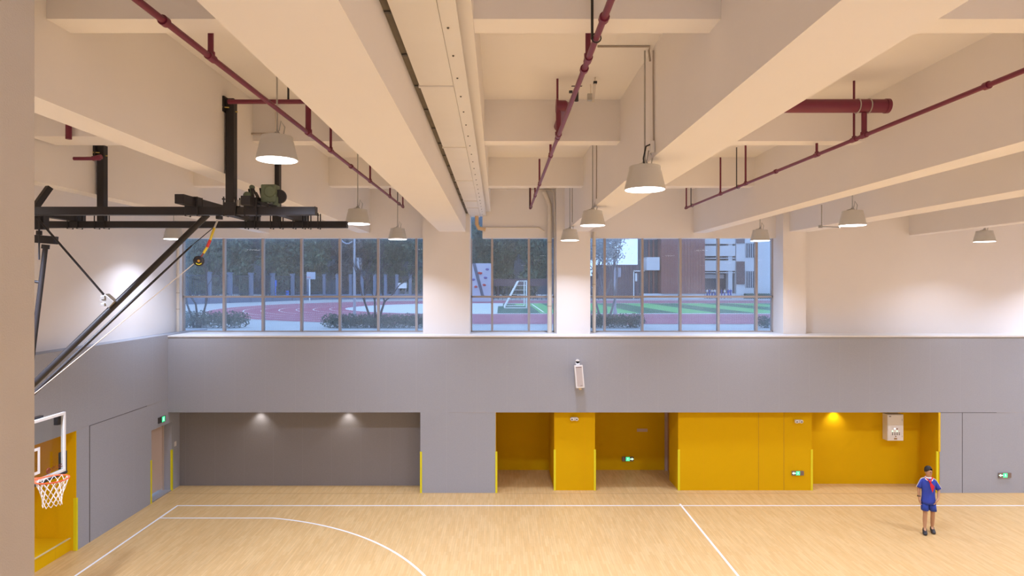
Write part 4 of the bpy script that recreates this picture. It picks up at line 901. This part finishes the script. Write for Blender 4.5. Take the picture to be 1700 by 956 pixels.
while x < 14: m.box((x - .04, 84.05, ZG), (x + .04, 84.1, ZG + 1.9)); x += .6
m.build('fence_bars', FN2, fe2)
# foliage
def leaf_mat(name, c1, c2):
    m = mat(name, c1, .8); nt = m.node_tree; b = nt.nodes['Principled BSDF']; g = nt.nodes.new('ShaderNodeNewGeometry'); 
    mx = nt.nodes.new('ShaderNodeMix'); mx.data_type = 'RGBA'; nt.links.new(g.outputs['Random Per Island'], mx.inputs[0]); mx.inputs[6].default_value = (*c1, 1); mx.inputs[7].default_value = (*c2, 1); nt.links.new(mx.outputs[2], b.inputs['Base Color']); return m
LEAF = leaf_mat('dark_green_leaves', (0.06, 0.095, 0.06), (0.15, 0.20, 0.12)); LEAFB = leaf_mat('brown_green_leaves', (0.07, 0.06, 0.06), (0.15, 0.14, 0.12)); HEDGE = leaf_mat('hedge_leaves', (0.035, 0.06, 0.045), (0.09, 0.13, 0.08)); BLOSS = leaf_mat('pale_twig_leaves', (0.25, 0.28, 0.30), (0.45, 0.48, 0.50))
BARK = mat('dark_bark', (.045, .035, .04), .9, noise=.2, nscale=6); BARKP = mat('pale_bark', (.20, .18, .19), .9)
def leaves(n, blobs, size, seed, flat=False):
    r = random.Random(seed); m = MB(); vs = []; fs = []
    tot = sum(b[1][0] * b[1][1] * b[1][2] for b in blobs)
    for c, rad in blobs:
        k = int(n * rad[0] * rad[1] * rad[2] / tot)
        for _ in range(k):
            while True:
                q = Vector((r.uniform(-1, 1), r.uniform(-1, 1), r.uniform(-1, 1)))
                if q.length <= 1: break
            q = q * (0.35 + 0.65 * q.length) if q.length > 0 else q
            p = Vector(c) + Vector((q.x * rad[0], q.y * rad[1], q.z * rad[2]))
            e = Euler((r.uniform(0, 6.28), r.uniform(0, 6.28), r.uniform(0, 6.28))).to_matrix(); s = size * r.uniform(.6, 1.3)
            i = len(vs); vs += [p + e @ Vector(v) for v in ((-s, 0, 0), (0, -s * .5, s * .08), (s, 0, 0), (0, s * .5, s * .08))]; fs.append((i, i + 1, i + 2, i + 3))
    m.add(vs, fs); return m
protos = []
for s in range(4):
    r = random.Random(50 + s); bl = [((0, 0, 7.5), (3.2, 2.4, 3.6)), ((-1.6, -.6, 1.6), (1.8, 1.0, 1.5)), ((1.5, -.4, 1.9), (1.9, 1.0, 1.7)), ((0, .4, 3.4), (3.0, 1.2, 1.6))]
    for k in range(9): bl.append(((r.uniform(-2.8, 2.8), r.uniform(-1.6, 1.2), r.uniform(2.6, 10.5)), (r.uniform(1.3, 2.1), 1.5, r.uniform(1.2, 1.9))))
    lm = leaves(11000, bl, .27, s); me = lm.build('crown', LEAFB if s == 2 else LEAF)
    tk = MB().tube([(0, 0, 0), (.1, 0, 3), (0, 0, 7)], [.28, .22, .10], 10).tube([(.1, 0, 3), (1.6, -.2, 6)], [.14, .06], 8).tube([(.1, 0, 3.4), (-1.4, .2, 6.5)], [.13, .05], 8).build('trunk', BARK)
    protos.append((me, tk))
tk_labels = ['dense dark evergreen behind the fence, left end of the long left window', 'broad dark tree behind the fence in the second bay of the left window', 'bushy tree behind the fence over the third bay of the left window', 'dark green tree behind the fence near the lamp post top', 'brownish bare-looking tree behind the fence behind the lamp post', 'dark tree behind the fence left of the wide column', 'tall dark tree hidden partly by the wide column', 'dark green tree directly above the climbing wall', 'dark tree above the football goal', 'dark tree beside the middle column', 'dark tree between the middle column and cladded school block', 'low dark tree at far left edge of the long left window', 'rounded tree filling the gap behind the outdoor basketball hoop']
for i, (x, s) in enumerate(((-45, 0), (-39.5, 1), (-34, 2), (-28.5, 3), (-23, 2), (-17.5, 0), (-12, 1), (-5.5, 3), (-.5, 0), (5, 1), (11, 2), (-50, 1), (-31, 0))):
    t = thing('tree', tk_labels[i], 'tree', (x, 92 + (i % 3) * 1.3, ZG - .3), 'trees beyond the schoolyard fence')
    for src in protos[s]:
        c = src.copy(); C.objects.link(c); c.parent = t
    t.rotation_euler = (0, 0, i * 1.9); t.scale = (1.15, 1.15, 1.15)
for a_, b_ in protos: bpy.data.objects.remove(a_); bpy.data.objects.remove(b_)
# hill of far foliage is left out: a plain mid-rise block closes the street behind the trees
blk = thing('distant_building', 'dim grey street building behind the trees', 'building', (-20, 125, ZG))
MB().box((-75, 125, ZG - .5), (16, 135, ZG + 22)).build('wall', mat('dim_grey_render', (.07, .085, .10), .9, noise=.4, nscale=.15), blk)
# hedges and near trees
def hedge(x0, x1, y, h, lab, seed):
    c = (x0 + x1) / 2; bl = []; k = int((x1 - x0) / .5)
    for i in range(k + 1): bl.append(((x0 + (x1 - x0) * i / k, y, ZG + h * .5), (.55, .6, h * .55)))
    o = leaves(int(1500 * (x1 - x0)), bl, .055, seed).build('hedge', HEDGE); tag(o, lab, 'hedge', 'clipped hedges outside the windows')
YH = yo(544)
def hx(px): return (px - VX) * YH / F
hedge(hx(300), hx(398), YH, .85, 'dark clipped hedge at the left end of the long left window', 1)
hedge(hx(550), hx(712), YH, .72, 'long dark hedge under the bare tree in the left window', 2)
hedge(hx(975), hx(1055), YH, .72, 'dark hedge at the left end of the right window', 3)
hedge(hx(1270), hx(1300), YH, .6, 'small hedge end at the right edge of the right window', 4)
def bare_tree(x, y, h, seed, lab, stems=3, m_=None, twigs=None, leafn=0):
    r = random.Random(seed); t = thing('bare_tree', lab, 'tree', (x, y, ZG)); m = MB()
    tips = []
    def grow(p, d, L, rad, dep):
        q = p + d * L; mid = p.lerp(q, .5) + Vector((r.uniform(-1, 1), r.uniform(-1, 1), 0)) * L * .06
        m.tube([p, mid, q], [rad, rad * .85, rad * .65], 6)
        if dep == 0: tips.append(q); return
        for _ in range(r.choice((2, 3))):
            nd = (d + Vector((r.uniform(-.55, .55), r.uniform(-.55, .55), r.uniform(-.1, .35)))).normalized()
            grow(q, nd, L * r.uniform(.6, .85), rad * .62, dep - 1)
    for k in range(stems):
        grow(Vector((x + (k - stems / 2 + .5) * .16, y, ZG)), Vector(((k - (stems - 1) / 2) * .28, r.uniform(-.15, .15), 1)).normalized(), h * .27, .075, 4)
    m.build('branches', m_ or BARK, t)
    if leafn:
        lv_ = MB(); rr = random.Random(seed + 9)
        for _ in range(leafn):
            q = rr.choice(tips) + Vector((rr.gauss(0, .22), rr.gauss(0, .22), rr.gauss(0, .22))); e = Euler((rr.uniform(0, 6), rr.uniform(0, 6), 0)).to_matrix(); s = .05
            lv_.add([q + e @ Vector(v) for v in ((-s, 0, 0), (0, -s * .6, 0), (s, 0, 0), (0, s * .6, 0))], [(0, 1, 2, 3)])
        lv_.build('leaves', BLOSS, t)['kind'] = 'stuff'
bare_tree(hx(327), YH, 4.6, 11, 'bare multi-stemmed tree in the hedge at the far left window edge', 3)
bare_tree(hx(622), YH, 5.2, 5, 'bare multi-stemmed tree in front of the running track curve', 3)
bare_tree(hx(1012), YH + 1.5, 6.0, 21, 'pale twiggy tree at the left end of the right window', 3, BARKP, leafn=7000)
# lamp posts
def lamp_post(px, ybase, ztop, lab, curl):
    Y = yo(ybase); x = (px - VX) * Y / F; t = thing('lamp_post', lab, 'lamp post', (x, Y, ZG))
    LP = mat('pale_blue_grey_post', (.36, .38, .44), .5)
    MB().tube([(x, Y, ZG), (x, Y, ZG + ztop)], [.10, .06], 12).tube([(x, Y, ZG), (x, Y, ZG + .35)], .15, 12).build('post', LP, t)
    MB().box((x + .12, Y - .1, ZG + ztop * .56), (x + .42, Y + .1, ZG + ztop * .70)).build('control_box', LP, t)
    if curl: MB().tube([(x + .0, Y, ZG + ztop * .8)] + [(x - .45 + .45 * math.cos(a), Y, ZG + ztop * .94 + .45 * math.sin(a)) for a in [i * .5 for i in range(0, 12)]], .04, 8).build('scroll_arm', LP, t)
# posts
lamp_post(588.5, 530, 5.6, 'pale lamp post with scroll arm seen through the left window', True)
lamp_post(1021, 522, 4.9, 'pale post standing behind the hedge in the right window', False)
# outdoor hoop, signs, people on the street
oh = thing('outdoor_hoop', 'small outdoor basketball hoop at the track curve', 'basketball hoop', at(514, 500, 78))
q = at(514, 500, 78); MB().tube([(q.x, 78, ZG), (q.x, 78, ZG + 3.4)], .09, 8).tube([(q.x, 78, ZG + 3.2), (q.x + .1, 77.2, ZG + 3.3)], .06, 6).build('hoop_pole', TL, oh)
bx_ = MB(); bx_.box((q.x - .1, 77.1, ZG + 2.8), (q.x + 1.0, 77.18, ZG + 3.7)); bx_.build('hoop_board', mat('blue_white_board', (.45, .5, .6), .5), oh)
MB().torus((q.x + .25, 76.8, ZG + 3.05), .25, .03, 16, 6).build('rim', ORANGE, oh)
SB = mat('blue_sign', (.03, .16, .75), .5, emit=(.02, .15, .9), estr=.25)
for px, py, s, lab in ((457, 470, (.42, .1, .85), 'blue street sign behind the fence near the third window bar'), (477, 487, (.36, .1, .75), 'small blue sign low behind the fence below the street sign')):
    o = MB().cbox(at(px, py, 85.4), s).box((at(px, py, 85.4).x - .04, 85.5, ZG), (at(px, py, 85.4).x + .04, 85.55, at(px, py, 85.4).z)).build('street_sign', SB); tag(o, lab, 'sign')
wb = thing('notice_board', 'white notice board in front of the fence left of the wide column', 'notice board', at(668, 478, 85))
MB().cbox(at(668, 474, 85), (1.2, .1, .75)).build('board_panel', TL, wb); MB().box((at(662, 478, 85).x, 85, ZG), (at(662, 478, 85).x + .08, 85.1, 6.0)).box((at(673, 478, 85).x, 85, ZG), (at(673, 478, 85).x + .08, 85.1, 6.0)).build('board_leg', FN, wb)
# school buildings on the right
CLAD = mat('red_brown_cladding', (.30, .125, .105), .8, noise=.12, nscale=.8); WHB = mat('white_render', (.62, .63, .66), .8, noise=.04, nscale=.5); DWN = mat('dark_window_glass', (.05, .055, .08), .3); BRN = mat('brown_louvre', (.13, .085, .09), .8)
YBd = 92.0
def slats(b, x0, x1, z0, z1, y, m_):
    m = MB().box((x0, y, z0), (x1, y + 5, z1)); x = x0 + .1
    while x < x1 - .1: m.box((x, y - .10, z0), (x + .14, y, z1)); x += .42
    m.build('slat_cladding', m_, b)
def X_(px, Y=YBd): return (px - VX) * Y / F
def Z_(py, Y=YBd): return H - (py - VY) * Y / F
b1 = thing('cladded_school_block', 'red-brown slatted school block behind the right window', 'building', (X_(1126), YBd, ZG))
slats(b1, X_(1092), X_(1163), Z_(487), 20, YBd - 2, CLAD); MB().box((X_(1060), YBd - 1.8, ZG), (X_(1163), YBd + 2, Z_(487))).build('plinth', WHB, b1)
MB().box((X_(1066), YBd, ZG), (X_(1092), YBd + 3, 20)).build('recess_wall', DWN, b1)
MB().box((X_(1067), YBd - 2.5, Z_(449)), (X_(1088), YBd, Z_(428))).box((X_(1067), YBd - 2.5, Z_(398)), (X_(1088), YBd, Z_(392))).build('balcony', WHB, b1)
MB().box((X_(1076), YBd - .3, ZG), (X_(1078), YBd, 20)).box((X_(1083), YBd - .3, ZG), (X_(1085.5), YBd, 20)).build('pilaster', CLAD, b1)
b2 = thing('low_cladded_block', 'low grey-brown slatted block with white door frame at the right window left side', 'building', (X_(1030), YBd, ZG))
slats(b2, X_(990), X_(1056), ZG, Z_(440), YBd - 2, mat('grey_brown_cladding', (.17, .12, .13), .8)); MB().box((X_(1046), YBd - 2.3, ZG), (X_(1047.5), YBd - 2.1, Z_(449))).box((X_(1046), YBd - 2.3, Z_(451)), (X_(1064), YBd - 2.1, Z_(449.5))).build('door_frame', TL, b2)
MB().box((X_(1049), YBd - 2.3, Z_(467)), (X_(1052), YBd - 2.2, Z_(454))).build('door_window', TL, b2)
b3 = thing('white_school_building', 'white school building with long balconies at the right window', 'building', (X_(1225), YBd, ZG))
MB().box((X_(1163), YBd + 2, ZG - .3), (X_(1250), YBd + 3, 20)).build('back_wall', DWN, b3)
for z0, z1 in ((405, 392), (425, 408), (449.5, 432.5)):
    MB().box((X_(1163), YBd - .2, Z_(z0)), (X_(1220), YBd + .0, Z_(z1))).build('balcony', WHB, b3)
m = MB()
for py in (428, 452): m.box((X_(1163), YBd - .1, Z_(py + 1.2)), (X_(1220), YBd + 2, Z_(py)))
m.build('balcony_slab', WHB, b3)
MB().box((X_(1163), YBd - .1, ZG), (X_(1250), YBd + .1, Z_(487))).box((X_(1163), YBd + 1.5, Z_(462)), (X_(1208), YBd + 1.9, Z_(455))).build('base_wall', WHB, b3)
MB().box((X_(1209), YBd, ZG), (X_(1216), YBd + 1, 20)).box((X_(1221), YBd - .3, ZG), (X_(1235), YBd + 1, 20)).box((X_(1235), YBd - .1, ZG), (X_(1300), YBd + 1, 20)).build('wall', WHB, b3)
for z0, z1 in ((404, 392), (472, 434)): MB().box((X_(1221), YBd - .45, Z_(z0)), (X_(1234.5), YBd - .3, Z_(z1))).build('louvre_panel', BRN, b3)
for z0, z1 in ((427.5, 404), (477.5, 450)):
    f = MB().box((X_(1237), YBd - .18, Z_(z0)), (X_(1252), YBd - .1, Z_(z1))).build('window', DWN, b3)
    m = MB()
    for k in range(5): m.box((X_(1237 + k * 3.6), YBd - .24, Z_(z0)), (X_(1237.8 + k * 3.6), YBd - .18, Z_(z1)))
    m.build('window_bars', WHB, f)
MB().box((X_(1232), YBd - 1.5, ZG), (X_(1300), YBd - .6, Z_(487))).build('planter_hedge', HEDGE, b3)
# pupils gathered under the balcony (tiny in the photo)
def pupil_mesh():
    N = [((0, 0, .85), (.13, .10)), ((0, 0, 1.1), (.14, .09)), ((0, 0, 1.25), (.11, .07)), ((0, 0, 1.33), .05), ((0, 0, 1.45), .09), ((-.08, 0, .5), .06), ((-.09, 0, .08), .045), ((.08, 0, .5), .06), ((.09, .0, .08), .045), ((-.22, 0, 1.0), .04), ((-.22, -.03, .78), .03), ((.22, 0, 1.0), .04), ((.22, -.03, .78), .03), ((-.09, -.08, .03), .035), ((.09, -.08, .03), .035), ((-.17, 0, 1.22), .05), ((.17, 0, 1.22), .05)]
    E = [(0, 1), (1, 2), (2, 3), (3, 4), (0, 5), (5, 6), (0, 7), (7, 8), (2, 15), (15, 9), (9, 10), (2, 16), (16, 11), (11, 12), (6, 13), (8, 14)]
    o = skin_mesh('pupil', N, E, 0, [SKIN, BLUE, WCOT, HAIR, BLUE2], None, 1)
    for p in o.data.polygons:
        z = p.center.z; c = p.center
        p.material_index = 3 if (z > 1.47 or (z > 1.38 and c.y > .02)) else 0 if z > 1.3 else (1 if z > .95 and (abs(c.x) < .17 or z > 1.02) else 4 if (z > .5 and abs(c.x) < .17) else 3 if z < .09 else 0)
    return o.data, o
pm, po = pupil_mesh(); me2 = pm.copy(); me2.materials[1] = WCOT
bpy.data.objects.remove(po)
spots = [(1169, 0), (1174, 1), (1178, 0), (1182, 1), (1187, 1), (1191, 0), (1198, 0), (1203, 1), (1209, 0), (1213, 0)]
plab = ['leftmost pupil in blue under the white balcony', 'pupil in white shirt second from left under the white balcony', 'pupil in blue beside the cladding edge group under the balcony, third from left', 'pupil in white shirt fourth from left under the balcony', 'pupil in white shirt fifth from left, left of the window bar', 'pupil in blue right at the window bar under the balcony', 'pupil in blue just right of the window bar', 'pupil in white shirt right of the window bar', 'pupil in blue in front of the white pillar', 'rightmost pupil in blue under the white balcony']
for i, (px, k) in enumerate(spots):
    y = YBd - 1.0 - (i % 3) * .4; o = bpy.data.objects.new('person', me2 if k else pm); C.objects.link(o); o.location = (X_(px, y), y, ZG); o.rotation_euler = (0, 0, i * .7)
    o.scale = (1, 1, 1); tag(o, plab[i], 'person', 'pupils standing under the balcony')
